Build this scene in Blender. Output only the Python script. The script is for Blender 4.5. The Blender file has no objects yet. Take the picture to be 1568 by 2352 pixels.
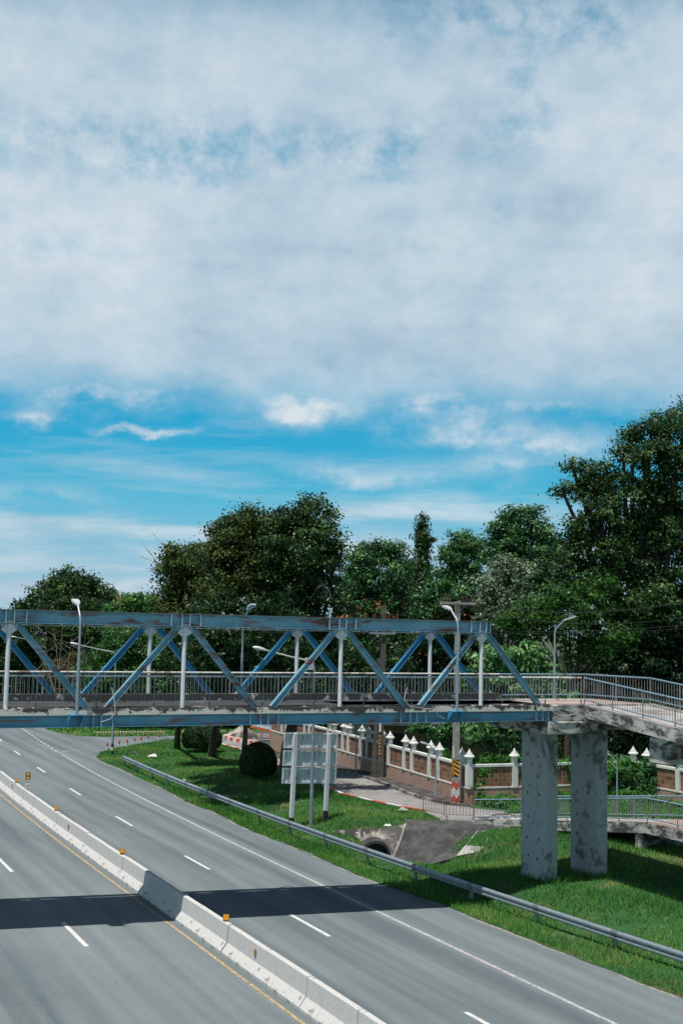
import bpy, math, random
import numpy as np
from mathutils import Matrix, Vector
from mathutils.geometry import delaunay_2d_cdt
random.seed(7); RNG = np.random.default_rng(7)
sc = bpy.context.scene
col = sc.collection
R = math.radians
CZ = 9.7                                   # camera height above the road
# ------------------------------------------------------------------ survey of the place (read off the photograph)
F, TH, RH = 2937., .0924, .0209
def ray(x, y):
    cx = x - 784; cy = y - 1176
    X = cx*math.cos(RH) + cy*math.sin(RH); D = -cx*math.sin(RH) + cy*math.cos(RH)
    return np.array([X, F*math.cos(TH) + D*math.sin(TH), F*math.sin(TH) - D*math.cos(TH)])
C0 = np.array([0, 0, CZ])
def atZ(x, y, z): r = ray(x, y); return r*((z-CZ)/r[2]) + C0
def atY(x, y, Y): r = ray(x, y); return r*(Y/r[1]) + C0
PH = .4434
EV = np.array([math.cos(PH), math.sin(PH)]); NV = np.array([-EV[1], EV[0]])
B0 = np.array([.077, 44.4]); PN = 5.657; BW = 3.78
def onN(x, y, nn):                          # point on a vertical plane parallel to the footbridge -> (s, n, z)
    r = ray(x, y); t = (B0 @ NV + nn)/(r[0]*NV[0] + r[1]*NV[1]); q = r*t
    return ((q[0]-B0[0])*EV[0] + (q[1]-B0[1])*EV[1], nn, q[2]+CZ)
def bw(s, n, z=0): p = B0 + s*EV + n*NV; return np.array([p[0], p[1], z])
RD = np.array([-math.sin(R(24.3)), math.cos(R(24.3))]); AC = np.array([RD[1], -RD[0]])
def uv(X, Y): return AC[0]*X + AC[1]*(Y-44), RD[0]*X + RD[1]*(Y-44)
def uvw(u, v): return np.array([u*AC[0] + v*RD[0], 44 + u*AC[1] + v*RD[1]])
def plane(u): return -.01 - .031*np.clip(u, -16, 9.5)
def sstep(x): x = np.clip(x, 0, 1); return x*x*(3-2*x)
UE = 4.9                                   # right edge of the asphalt along the main road
DU, DV = 9.8, 13.9
def cv(v): return .00058*np.maximum(v-12, 0)**2
def hb(X, Y):
    u, v = uv(X, Y)
    p = plane(u)
    tgt = .38 - .62*sstep((v-34)/22.)
    tgt = tgt + .45*sstep((u-12)/5.)*sstep((13-v)/6.)
    b = sstep((u-UE-cv(v)-.7)/4.2)
    h = p*(1-b) + tgt*b
    h = h - 2.0*np.exp(-((u-DU)/np.where(u > DU, 2.5, 1.7))**2 - ((v-DV)/np.where(v > DV, 2.6, 5.5))**2)
    return h
def G(x, y, dz=0., it=14):
    r = ray(x, y); z = 0.
    for _ in range(it):
        q = r*((z+dz-CZ)/r[2]); z = .5*z + .5*float(hb(q[0], q[1]))
    q = r*((z+dz-CZ)/r[2]) + C0
    return q
# ------------------------------------------------------------------ materials
MATS = {}
def nmat(name):
    m = bpy.data.materials.new(name); m.use_nodes = True
    nt = m.node_tree; b = nt.nodes['Principled BSDF']; return m, nt, b
def N(nt, t, **k):
    n = nt.nodes.new(t)
    for a, v in k.items():
        if a.startswith('i_'):
            key = a[2:]; key = int(key) if key.isdigit() else key.replace('_', ' ')
            n.inputs[key].default_value = v
        else: setattr(n, a, v)
    return n
def L(nt, a, b): nt.links.new(a, b)
def coords(nt, scale=(1, 1, 1), rot=(0, 0, 0)):
    tc = N(nt, 'ShaderNodeTexCoord'); mp = N(nt, 'ShaderNodeMapping')
    mp.inputs['Scale'].default_value = scale; mp.inputs['Rotation'].default_value = rot
    L(nt, tc.outputs['Object'], mp.inputs['Vector']); return mp.outputs['Vector']
def noise(nt, vec, scale, detail=4, rough=.55, dist=0):
    n = N(nt, 'ShaderNodeTexNoise'); n.inputs['Scale'].default_value = scale; n.inputs['Detail'].default_value = detail
    n.inputs['Roughness'].default_value = rough; n.inputs['Distortion'].default_value = dist
    L(nt, vec, n.inputs['Vector']); return n.outputs['Fac']
def ramp(nt, fac, stops, mode='LINEAR'):
    r = N(nt, 'ShaderNodeValToRGB'); r.color_ramp.interpolation = mode
    el = r.color_ramp.elements
    while len(el) < len(stops): el.new(.5)
    for e_, (p, c) in zip(el, stops):
        e_.position = p; e_.color = (c, c, c, 1) if not hasattr(c, '__len__') else (*c, 1)
    L(nt, fac, r.inputs['Fac']); return r.outputs['Color']
def mix(nt, fac, a, b, mode='MIX'):
    m = N(nt, 'ShaderNodeMix', data_type='RGBA', blend_type=mode)
    for s, v in ((0, fac), (6, a), (7, b)):
        if hasattr(v, 'is_linked'): L(nt, v, m.inputs[s])
        elif s == 0: m.inputs[0].default_value = v
        else: m.inputs[s].default_value = (*v, 1)
    return m.outputs[2]
def bump(nt, b, h, strength=.3, dist=.02):
    n = N(nt, 'ShaderNodeBump'); n.inputs['Strength'].default_value = strength; n.inputs['Distance'].default_value = dist
    L(nt, h, n.inputs['Height']); L(nt, n.outputs['Normal'], b.inputs['Normal'])
def simple(name, c, rough=.6, metal=0., var=.12, sc_=6., bmp=0.):
    m, nt, b = nmat(name); v = coords(nt)
    n1 = noise(nt, v, sc_, 5)
    d = tuple(x*(1-var*1.6) for x in c); l = tuple(min(1, x*(1+var)) for x in c)
    L(nt, ramp(nt, n1, ((.3, d), (.7, l))), b.inputs['Base Color'])
    b.inputs['Roughness'].default_value = rough; b.inputs['Metallic'].default_value = metal
    if bmp: bump(nt, b, noise(nt, v, sc_*6, 6), bmp)
    MATS[name] = m; return m
def asphalt():
    m, nt, b = nmat('asphalt')
    a = -R(24.3)
    v = coords(nt, rot=(0, 0, a)); vs = coords(nt, rot=(0, 0, a))
    mp = N(nt, 'ShaderNodeMapping'); mp.inputs['Scale'].default_value = (1, .035, 1); L(nt, vs, mp.inputs['Vector'])
    st = noise(nt, mp.outputs['Vector'], 1.1, 4, .55, .3)
    big = noise(nt, v, .22, 5, .6)
    fine = noise(nt, v, 28, 4, .8)
    c = ramp(nt, st, ((.28, (.108, .140, .156)), (.5, (.176, .210, .224)), (.72, (.226, .258, .270))))
    c = mix(nt, .55, c, ramp(nt, big, ((.3, (.74, .76, .78)), (.7, (1, 1, 1)))), 'MULTIPLY')
    c = mix(nt, .75, c, ramp(nt, fine, ((.3, .55), (.72, 1.25))), 'MULTIPLY')
    sxx = N(nt, 'ShaderNodeSeparateXYZ'); L(nt, v, sxx.inputs[0])
    ph = N(nt, 'ShaderNodeMath', operation='MULTIPLY_ADD'); L(nt, sxx.outputs['X'], ph.inputs[0]); ph.inputs[1].default_value = 6.283/1.63; ph.inputs[2].default_value = -6.283/1.63*(18.06-.23)
    cw = N(nt, 'ShaderNodeMath', operation='COSINE'); L(nt, ph.outputs[0], cw.inputs[0])
    tw = N(nt, 'ShaderNodeMath', operation='MULTIPLY'); L(nt, cw.outputs[0], tw.inputs[0]); L(nt, st, tw.inputs[1])
    c = mix(nt, .8, c, ramp(nt, tw.outputs[0], ((.0, 1.03), (.5, .86))), 'MULTIPLY')
    # oil spots and small dark stains
    sp = noise(nt, v, .9, 3, .6, .8)
    c = mix(nt, ramp(nt, sp, ((.70, 0.), (.76, .35))), c, (.05, .052, .058))
    # hairline cracks
    vo = N(nt, 'ShaderNodeTexVoronoi', feature='DISTANCE_TO_EDGE'); vo.inputs['Scale'].default_value = .13
    w = N(nt, 'ShaderNodeVectorMath', operation='ADD'); nz = N(nt, 'ShaderNodeTexNoise'); nz.inputs['Scale'].default_value = 1.1; nz.inputs['Detail'].default_value = 5
    L(nt, v, nz.inputs['Vector']); L(nt, v, w.inputs[0]); L(nt, nz.outputs['Color'], w.inputs[1]); L(nt, w.outputs[0], vo.inputs['Vector'])
    c = mix(nt, ramp(nt, vo.outputs['Distance'], ((0, .16), (.004, 0.))), c, (.04, .04, .045))
    L(nt, c, b.inputs['Base Color']); b.inputs['Roughness'].default_value = .82
    b.inputs['Specular IOR Level'].default_value = .3
    bump(nt, b, fine, .35, .01)
    MATS['asphalt'] = m
def steel(name, base, rust_amt, lite):
    m, nt, b = nmat(name); v = coords(nt); v2 = coords(nt, (.55, 1, 2.8)); v3 = coords(nt, (3, 3, .25))
    n1 = noise(nt, v2, 1.3, 8, .68, .6); n2 = noise(nt, v, .7, 3); n3 = noise(nt, v3, 2.2, 4)
    c = ramp(nt, n2, ((.3, tuple(x*.8 for x in base)), (.7, lite)))
    c = mix(nt, ramp(nt, n3, ((.5, 0.), (.75, .45))), c, lite)
    t = .66 - rust_amt
    c = mix(nt, ramp(nt, n1, ((t, 0.), (t+.03, .75))), c, (.25, .12, .095))
    c = mix(nt, ramp(nt, n1, ((t+.07, 0.), (t+.10, .8))), c, (.10, .035, .022))
    L(nt, c, b.inputs['Base Color']); b.inputs['Roughness'].default_value = .5
    b.inputs['Specular IOR Level'].default_value = .4
    bump(nt, b, n1, .2, .01); MATS[name] = m
def stained(name, base, dark, th, vs=(.9, .9, .55), scale=1.6, soft=.05, det=8, zg=None):
    m, nt, b = nmat(name); v = coords(nt, vs); vf = coords(nt)
    n1 = noise(nt, v, scale, det, .66, .5); n2 = noise(nt, vf, .45, 3); n3 = noise(nt, vf, 14, 5, .7)
    ad = N(nt, 'ShaderNodeMath', operation='MULTIPLY_ADD'); L(nt, n2, ad.inputs[0]); ad.inputs[1].default_value = .35; L(nt, n1, ad.inputs[2])
    if zg:
        sz = N(nt, 'ShaderNodeSeparateXYZ'); L(nt, vf, sz.inputs[0]); mr = N(nt, 'ShaderNodeMapRange', clamp=True); L(nt, sz.outputs['Z'], mr.inputs[0])
        for i_, v_ in zip((1, 2, 3, 4), zg): mr.inputs[i_].default_value = v_
        a2 = N(nt, 'ShaderNodeMath', operation='ADD'); L(nt, ad.outputs[0], a2.inputs[0]); L(nt, mr.outputs[0], a2.inputs[1]); ad = a2
    c = ramp(nt, n3, ((.3, tuple(x*.75 for x in base)), (.7, base)))
    c = mix(nt, ramp(nt, ad.outputs[0], ((th+.17-soft, 0.), (th+.17+soft, .93))), c, dark)
    L(nt, c, b.inputs['Base Color']); b.inputs['Roughness'].default_value = .88
    bump(nt, b, n3, .3, .01); MATS[name] = m
def leafmat(name, dark, mid, lite, trans=.25, rough=.5, accent=None):
    m, nt, b = nmat(name)
    at = N(nt, 'ShaderNodeAttribute'); at.attribute_name = 'tint'
    st = [(.0, dark), (.5, mid), (.9, lite)]
    if accent: st.append((.97, accent))
    c = ramp(nt, at.outputs['Fac'], st)
    L(nt, c, b.inputs['Base Color']); b.inputs['Roughness'].default_value = rough
    b.inputs['Specular IOR Level'].default_value = .22
    tr = N(nt, 'ShaderNodeBsdfTranslucent'); L(nt, c, tr.inputs['Color'])
    ms = N(nt, 'ShaderNodeMixShader'); ms.inputs[0].default_value = trans
    L(nt, b.outputs[0], ms.inputs[1]); L(nt, tr.outputs[0], ms.inputs[2])
    L(nt, ms.outputs[0], nt.nodes['Material Output'].inputs['Surface']); MATS[name] = m
def grassground(name, g1, g2, soil):
    m, nt, b = nmat(name); v = coords(nt)
    n1 = noise(nt, v, .35, 6, .65, .3); n2 = noise(nt, v, 6, 6, .7)
    c = ramp(nt, n2, ((.3, g1), (.7, g2)))
    c = mix(nt, ramp(nt, n1, ((.52, 0.), (.64, .85))), c, soil)
    L(nt, c, b.inputs['Base Color']); b.inputs['Roughness'].default_value = .9
    bump(nt, b, n2, .6, .05); MATS[name] = m
asphalt()
steel('blue_steel', (.15, .35, .47), .125, (.24, .46, .56))
steel('bright_blue_steel', (.04, .25, .47), .0, (.06, .33, .56))
steel('girder_steel', (.085, .29, .44), .115, (.15, .38, .50))
stained('worn_flange', (.22, .37, .46), (.20, .09, .06), .38, (1, 1, 1), 2.5, .06)
simple('stiffener_edge', (.40, .52, .60), .5, var=.15, sc_=8)  # lighter worn edges, with the light they catch put into the colour
simple('white_paint', (.72, .75, .77), .45, var=.08, sc_=3)
stained('white_metal', (.66, .69, .71), (.28, .29, .30), .60)
simple('galvanised', (.31, .37, .42), .38, .4, .15, 9)
simple('rail_joint', (.20, .23, .25), .5, .5, .2, 9)
simple('lamp_grey', (.29, .36, .41), .45, .2, .1, 4)
simple('lamp_white', (.52, .55, .57), .35, var=.05)
simple('dark_glass', (.25, .28, .30), .15)
stained('rail_paint', (.72, .72, .70), (.25, .14, .10), .58, (1, 1, 1), 3.5, .05)
stained('baluster_paint', (.25, .27, .275), (.12, .08, .06), .60, (1, 1, 1), 3.5, .05)
stained('blue_rail', (.20, .31, .40), (.10, .07, .055), .62, (1, 1, 1), 3., .05)
stained('mouldy_concrete', (.74, .71, .63), (.014, .015, .017), .50, (1.1, 1.1, 1.1), 2.4, .035, 8, (6.90, 7.10, -.11, .10))
stained('ramp_concrete', (.62, .61, .575), (.03, .031, .034), .50, (.7, .7, 1.5), 2.3, .075)
simple('dark_floor', (.045, .045, .045), .85, var=.3, sc_=2)
stained('floor_concrete', (.46, .44, .42), (.16, .15, .145), .55, (1, 1, 1), 1.2, .1)
stained('pillar_concrete', (.43, .465, .475), (.12, .125, .14), .625, (1.0, 1.0, .8), 2.0, .075, 2.5, (3.0, 6.2, 0., .09))
stained('barrier_concrete', (.60, .595, .58), (.24, .23, .21), .64, (1, 1, .8), 3.2, .03, 8, (.02, .34, .09, -.01))
stained('dark_concrete', (.11, .108, .106), (.030, .030, .032), .47, (1, 1, 1), 1.4, .12)
stained('weathered_concrete', (.44, .405, .35), (.05, .05, .05), .48, (1, 1, 1), 1.3, .07)
simple('dust', (.24, .235, .22), .95, var=.25, sc_=5)
stained('lane_concrete', (.30, .295, .29), (.15, .15, .155), .56, (1, 1, 1), .5, .14)
stained('pink_floor', (.45, .27, .25), (.33, .30, .28), .5, (1, 1, 1), 2.5, .08)
simple('marking_white', (.62, .62, .61), .7, var=.16, sc_=7)
simple('marking_worn', (.42, .42, .42), .75, var=.3, sc_=9)
simple('marking_yellow', (.40, .30, .17), .75, var=.35, sc_=6)
simple('black_paint', (.02, .02, .022), .5)
simple('reflector_orange', (.85, .38, .01), .35, var=.03)
simple('reflector_amber', (.42, .17, .03), .4)
simple('kerb_red', (.58, .10, .06), .6, var=.15, sc_=10)
simple('kerb_white', (.66, .65, .62), .7, var=.15, sc_=8)
simple('wall_white', (.72, .73, .70), .65, var=.07, sc_=3)
stained('wall_brown', (.47, .31, .24), (.22, .155, .13), .62, (1.4, 1.4, .35), 2.4, .12)
simple('rust_steel', (.22, .085, .05), .7, .2, .3, 12)
simple('pole_concrete', (.33, .32, .30), .85, var=.2, sc_=3, bmp=.2)
simple('old_pole', (.105, .095, .085), .9, var=.3, sc_=3, bmp=.3)
simple('insulator_brown', (.12, .035, .025), .25)
simple('insulator_red', (.34, .09, .05), .4)
simple('cable_black', (.012, .012, .014), .6)
simple('cable_grey', (.40, .40, .40), .6)
simple('bark', (.075, .060, .048), .95, var=.35, sc_=5, bmp=.6)
simple('dry_twig', (.30, .26, .22), .9, var=.2)
simple('orange_frame', (.62, .13, .04), .5)
simple('board_white', (.62, .66, .70), .5)
simple('yellow_post', (.42, .39, .22), .7, var=.15, sc_=5)
simple('roof_orange', (.36, .12, .05), .8, var=.25, sc_=2)
simple('roof_grey', (.07, .085, .10), .7, var=.2, sc_=2)
simple('plaster', (.60, .60, .57), .8, var=.08, sc_=1)
simple('stone_tan', (.20, .13, .09), .9, var=.25, sc_=3, bmp=.4)
simple('plastic_white', (.75, .76, .76), .5)
simple('window_dark', (.02, .025, .03), .15)
def tilemat():
    m, nt, b = nmat('laterite_tile'); tc = N(nt, 'ShaderNodeTexCoord')
    br = N(nt, 'ShaderNodeTexBrick'); br.offset = 0; br.inputs['Scale'].default_value = 1
    br.inputs['Brick Width'].default_value = .255; br.inputs['Row Height'].default_value = .255; br.inputs['Mortar Size'].default_value = .011
    br.inputs['Color1'].default_value = (.11, .052, .034, 1); br.inputs['Color2'].default_value = (.34, .165, .095, 1); br.inputs['Mortar'].default_value = (.42, .32, .23, 1)
    cb = N(nt, 'ShaderNodeCombineXYZ'); sp = N(nt, 'ShaderNodeSeparateXYZ'); L(nt, tc.outputs['Object'], sp.inputs[0])
    L(nt, sp.outputs['X'], cb.inputs['X']); L(nt, sp.outputs['Z'], cb.inputs['Y']); L(nt, cb.outputs[0], br.inputs['Vector'])
    n = noise(nt, tc.outputs['Object'], 22, 5, .75)
    L(nt, mix(nt, .7, br.outputs['Color'], ramp(nt, n, ((.3, .35), (.7, 1.25))), 'MULTIPLY'), b.inputs['Base Color'])
    b.inputs['Roughness'].default_value = .9; MATS['laterite_tile'] = m
tilemat()
def signback():
    m, nt, b = nmat('sign_back'); v = coords(nt, (3, 3, .7)); n = noise(nt, v, 2.5, 7, .7)
    L(nt, ramp(nt, n, ((.36, (.14, .16, .18)), (.45, (.52, .58, .62)), (.7, (.64, .70, .74)))), b.inputs['Base Color'])
    b.inputs['Roughness'].default_value = .45; b.inputs['Metallic'].default_value = .15; MATS['sign_back'] = m
signback()
grassground('lawn_soil', (.016, .075, .018), (.030, .11, .026), (.13, .12, .055))
grassground('earth', (.03, .05, .02), (.05, .07, .03), (.10, .08, .05))
leafmat('grass_blade', (.024, .10, .020), (.075, .25, .042), (.23, .42, .08), .35, .6, (.36, .33, .12))
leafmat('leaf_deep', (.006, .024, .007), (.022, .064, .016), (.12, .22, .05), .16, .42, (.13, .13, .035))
leafmat('leaf_mid', (.018, .064, .016), (.052, .150, .034), (.13, .27, .065), .2, .42)
leafmat('leaf_bluegreen', (.012, .050, .018), (.044, .138, .042), (.19, .36, .125), .2, .36)
leafmat('leaf_silver', (.05, .09, .045), (.14, .21, .12), (.32, .40, .27), .2, .4)
leafmat('leaf_bright', (.018, .062, .010), (.040, .125, .018), (.085, .20, .032), .28, .42)
leafmat('leaf_olive', (.009, .024, .006), (.042, .078, .016), (.16, .20, .045), .18, .45, (.14, .07, .035))
leafmat('leaf_brown', (.05, .04, .02), (.09, .065, .03), (.12, .10, .05), .2, .7)
leafmat('weed_leaf', (.025, .11, .018), (.055, .21, .030), (.12, .32, .055), .35, .45)
leafmat('pink_flower', (.25, .10, .12), (.4, .2, .22), (.5, .3, .3), .3, .5)
# ------------------------------------------------------------------ mesh helpers
class MB:
    def __init__(s): s.v = []; s.f = []
    def add(s, vs, fs):
        o = len(s.v); s.v += [tuple(map(float, p)) for p in vs]; s.f += [tuple(i+o for i in f) for f in fs]; return s
    def box(s, x0, x1, y0, y1, z0, z1, bev=0.):
        if bev:
            b = bev; ring = [(x0+b, y0), (x1-b, y0), (x1, y0+b), (x1, y1-b), (x1-b, y1), (x0+b, y1), (x0, y1-b), (x0, y0+b)]
            inn = [(x0+b*1.4, y0+b*.7), (x1-b*1.4, y0+b*.7), (x1-b*.7, y0+b*1.4), (x1-b*.7, y1-b*1.4), (x1-b*1.4, y1-b*.7), (x0+b*1.4, y1-b*.7), (x0+b*.7, y1-b*1.4), (x0+b*.7, y0+b*1.4)]
            vs = [(*p, z0) for p in inn] + [(*p, z0+b) for p in ring] + [(*p, z1-b) for p in ring] + [(*p, z1) for p in inn]
            fs = [tuple(range(7, -1, -1)), tuple(range(24, 32))]
            for k in range(3):
                for i in range(8): fs.append((k*8+i, k*8+(i+1) % 8, k*8+8+(i+1) % 8, k*8+8+i))
            return s.add(vs, fs)
        return s.add([(x0, y0, z0), (x1, y0, z0), (x1, y1, z0), (x0, y1, z0), (x0, y0, z1), (x1, y0, z1), (x1, y1, z1), (x0, y1, z1)],
                     [(3, 2, 1, 0), (4, 5, 6, 7), (0, 1, 5, 4), (1, 2, 6, 5), (2, 3, 7, 6), (3, 0, 4, 7)])
    def prism(s, poly, z0, z1):             # poly xy ccw
        n = len(poly); return s.add([(*p, z0) for p in poly] + [(*p, z1) for p in poly],
            [tuple(range(n-1, -1, -1)), tuple(range(n, 2*n))] + [(i, (i+1) % n, n+(i+1) % n, n+i) for i in range(n)])
    def sweep(s, prof, a, b, up=(0, 0, 1)):  # profile (w, h) swept a->b; w along side, h along up
        a = Vector(a); b = Vector(b); d = (b-a).normalized(); up = Vector(up)
        sd = d.cross(up).normalized(); u2 = sd.cross(d).normalized(); n = len(prof)
        vs = [a + sd*p + u2*q for p, q in prof] + [b + sd*p + u2*q for p, q in prof]
        return s.add(vs, [tuple(range(n)), tuple(range(2*n-1, n-1, -1))] + [(i, n+i, n+(i+1) % n, (i+1) % n) for i in range(n)])
    def beam(s, a, b, w, h, up=(0, 0, 1)): return s.sweep([(-w/2, -h/2), (w/2, -h/2), (w/2, h/2), (-w/2, h/2)], a, b, up)
    def ibeam(s, a, b, w, h, t=.02, up=(0, 0, 1)):
        W = w/2; H = h/2; q = t/2
        return s.sweep([(-W, -H), (W, -H), (W, -H+t), (q, -H+t), (q, H-t), (W, H-t), (W, H), (-W, H), (-W, H-t), (-q, H-t), (-q, -H+t), (-W, -H+t)], a, b, up)
    def tube(s, pts, r, n=8, cap=True):
        pts = [Vector(p) for p in pts]; k = len(pts); rs = r if hasattr(r, '__len__') else [r]*k
        vs = []; ref = None
        for i, p in enumerate(pts):
            d = (pts[min(i+1, k-1)] - pts[max(i-1, 0)]).normalized()
            if ref is None: ref = Vector((0, 0, 1)) if abs(d.z) < .9 else Vector((1, 0, 0))
            sd = d.cross(ref).normalized(); u = sd.cross(d).normalized(); ref = u
            for j in range(n):
                a = 2*math.pi*j/n; vs.append(p + (sd*math.cos(a) + u*math.sin(a))*rs[i])
        fs = []
        for i in range(k-1):
            for j in range(n): fs.append((i*n+j, i*n+(j+1) % n, (i+1)*n+(j+1) % n, (i+1)*n+j))
        if cap: fs += [tuple(range(n-1, -1, -1)), tuple(range((k-1)*n, k*n))]
        return s.add(vs, fs)
    def lathe(s, prof, c=(0, 0, 0), n=12, sq=1.):
        vs = []
        for r, z in prof:
            for j in range(n):
                a = 2*math.pi*(j+.5)/n; vs.append((c[0]+r*math.cos(a), c[1]+r*math.sin(a), c[2]+z))
        k = len(prof); fs = [tuple(range(n-1, -1, -1)), tuple(range((k-1)*n, k*n))]
        for i in range(k-1):
            for j in range(n): fs.append((i*n+j, i*n+(j+1) % n, (i+1)*n+(j+1) % n, (i+1)*n+j))
        return s.add(vs, fs)
    def build(s, name, mat, parent=None, smooth=False):
        me = bpy.data.meshes.new(name); me.from_pydata(s.v, [], s.f); me.validate()
        me.materials.append(MATS[mat] if isinstance(mat, str) else mat)
        if smooth:
            me.shade_smooth()
            try: me.set_sharp_from_angle(angle=R(40))
            except Exception: pass
        o = bpy.data.objects.new(name, me); col.objects.link(o)
        if parent is not None: o.parent = parent
        return o
def thing(name, label, cat, loc=(0, 0, 0), rz=0., group=None):
    o = bpy.data.objects.new(name, None); o.empty_display_size = .3; col.objects.link(o)
    o.location = tuple(map(float, loc)); o.rotation_euler = (0, 0, rz); return tag(o, label, cat, group)
def tag(o, label, cat, group=None):
    o['label'] = label; o['category'] = cat
    if group: o['group'] = group
    return o
def struct(o): o['kind'] = 'structure'; return o
def dup(o, parent=None):
    c = o.copy(); col.objects.link(c)
    if parent is not None: c.parent = parent
    for ch in list(o.children): dup(ch, c)
    return c
def fastmesh(name, V, k, mat, tint=None, parent=None):   # V: (n*k,3) consecutive k-gons
    n = len(V)//k; me = bpy.data.meshes.new(name)
    me.vertices.add(len(V)); me.vertices.foreach_set('co', V.astype(np.float32).ravel())
    me.loops.add(n*k); me.loops.foreach_set('vertex_index', np.arange(n*k, dtype=np.int32))
    me.polygons.add(n); me.polygons.foreach_set('loop_start', np.arange(0, n*k, k, dtype=np.int32))
    try: me.polygons.foreach_set('loop_total', np.full(n, k, dtype=np.int32))
    except Exception: pass
    if tint is not None:
        a = me.attributes.new('tint', 'FLOAT', 'FACE'); a.data.foreach_set('value', tint.astype(np.float32))
    me.update(); me.validate(); me.materials.append(MATS[mat])
    o = bpy.data.objects.new(name, me); col.objects.link(o)
    if parent is not None: o.parent = parent
    return o
def inpoly(P, poly):
    x, y = P[:, 0], P[:, 1]; ins = np.zeros(len(P), bool); n = len(poly)
    for i in range(n):
        x0, y0 = poly[i]; x1, y1 = poly[(i+1) % n]
        c = ((y0 > y) != (y1 > y)) & (x < (x1-x0)*(y-y0)/((y1-y0) if y1 != y0 else 1e-9) + x0); ins ^= c
    return ins
def sheet(name, poly, off, res, mat, hf=hb, skirt=.25):
    poly = [(float(p[0]), float(p[1])) for p in poly]
    bd = []
    for i, p in enumerate(poly):
        q = poly[(i+1) % len(poly)]; d = math.hypot(q[0]-p[0], q[1]-p[1]); k = max(1, int(d/res))
        for j in range(k): t = j/k; bd.append((p[0]+(q[0]-p[0])*t, p[1]+(q[1]-p[1])*t))
    A = np.array(bd); lo = A.min(0); hi = A.max(0)
    gx, gy = np.meshgrid(np.arange(lo[0]+.13, hi[0], res), np.arange(lo[1]+.17, hi[1], res*1.0))
    Pn = np.c_[gx.ravel(), gy.ravel()]; Pn = Pn[inpoly(Pn, A)]
    vs = [Vector(p) for p in bd] + [Vector(p) for p in Pn]
    nb = len(bd)
    ov, oe, of, *_ = delaunay_2d_cdt(vs, [(i, (i+1) % nb) for i in range(nb)], [], 1, 1e-4)
    V = [(v.x, v.y, float(hf(v.x, v.y))+off) for v in ov]
    m = MB(); F_ = []
    for f in of:
        a, b_, c = [V[i] for i in f[:3]]
        if (b_[0]-a[0])*(c[1]-a[1]) - (b_[1]-a[1])*(c[0]-a[0]) < 0: f = f[::-1]
        F_.append(tuple(f))
    m.add(V, F_)
    if skirt:
        for i in range(nb):
            p, q = bd[i], bd[(i+1) % nb]; zp = float(hf(*p))+off; zq = float(hf(*q))+off
            m.add([(*p, zp), (*q, zq), (*q, zq-skirt), (*p, zp-skirt)], [(0, 1, 2, 3)])
    return m.build(name, mat)
def ribbon(pts, w, dz, close=False):        # flat painted band along plan points
    m = MB(); P = [np.array(p[:2], float) for p in pts]; vs = []
    D = [P[0]]
    for i in range(1, len(P)):
        k = max(1, int(np.linalg.norm(P[i]-P[i-1])/2.))
        for j in range(1, k+1): D.append(P[i-1] + (P[i]-P[i-1])*j/k)
    P = D
    for i, p in enumerate(P):
        d = P[min(i+1, len(P)-1)] - P[max(i-1, 0)]; d = d/np.linalg.norm(d); s_ = np.array([d[1], -d[0]])
        for q in (p-s_*w/2, p+s_*w/2): vs.append((q[0], q[1], float(hb(q[0], q[1]))+dz))
    return m.add(vs, [(2*i, 2*i+1, 2*i+3, 2*i+2) for i in range(len(P)-1)])
#PART2
# ------------------------------------------------------------------ ground, road, markings
m = MB()
S_ = 4000
def gz(u, v): p = uvw(u, v); return (p[0], p[1], float(hb(p[0], p[1]))-.12)
us = [-S_, -400, -60, -30] + [x for x in np.arange(-16, 40.1, 1.)] + [60, 120, 400, S_]
vs_ = [-S_, -300, -60] + [x for x in np.arange(-40, 110.1, 1.5)] + [140, 200, 400, 1200, S_]
V = [gz(u, v) for v in vs_ for u in us]; nu = len(us)
m.add(V, [(j*nu+i, j*nu+i+1, (j+1)*nu+i+1, (j+1)*nu+i) for j in range(len(vs_)-1) for i in range(nu-1)])
struct(m.build('ground', 'earth'))
# asphalt: one sheet following the road plane, reaching into the side street
roadpoly = [(-15, -60), (5.4, -60), (5.6, -11), (5.2, -2), (4.7, 5), (4.6, 15), (4.9, 30), (5.4, 47), (9, 62), (40, 58), (40, 74), (14, 74.6), (8.6, 81), (8.6, 120), (-11, 120), (-15, 60)]
def roadh(X, Y):
    u, v = uv(X, Y); return plane(u) + (.0)
edge_px = [(222, 1739), (237, 1750), (283.5, 1768), (329.6, 1793), (382, 1814), (428, 1842), (478, 1860), (517, 1877), (558, 1901), (624, 1927), (710, 1959), (756, 1981), (867, 2029), (1020.6, 2080), (1123, 2124), (1226, 2162), (1379.5, 2224), (1568, 2293)]
isl_px = [(480, 1706), (418, 1699.5), (377, 1700), (347.5, 1705.6), (303.5, 1711.6), (260, 1720), (230, 1729)]
RPOLY = [uvw(-16.5, -60), uvw(6.6, -60)] + [G(*p)[:2]+AC*.5 for p in edge_px[::-1]] + [G(x, y)[:2]+np.array([.2, -.5]) for x, y in isl_px[::-1]] + [G(508, 1712)[:2], G(520, 1700)[:2], uvw(40, 66), uvw(40, 92), uvw(12, 92), uvw(12, 135), uvw(-12, 135), uvw(-16.5, 60)]
road = sheet('road', RPOLY, .0, 3., 'asphalt', lambda X, Y: roadh(X, Y) if uv(X, Y)[1] < 50 else float(hb(X, Y)), .1)
struct(road)
def cl(u, v0, v1): return [uvw(u+cv(v), v) for v in np.arange(v0, v1+.1, 2.)]
ribbon(cl(2.2, -60, 59.5), .15, .006).build('edge_line', 'marking_worn', road)
ribbon(cl(-5.5, -60, 48), .11, .006).build('yellow_line', 'marking_yellow', road)
ribbon(cl(-13.4, -60, 80), .15, .006).build('edge_line', 'marking_worn', road)
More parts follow.
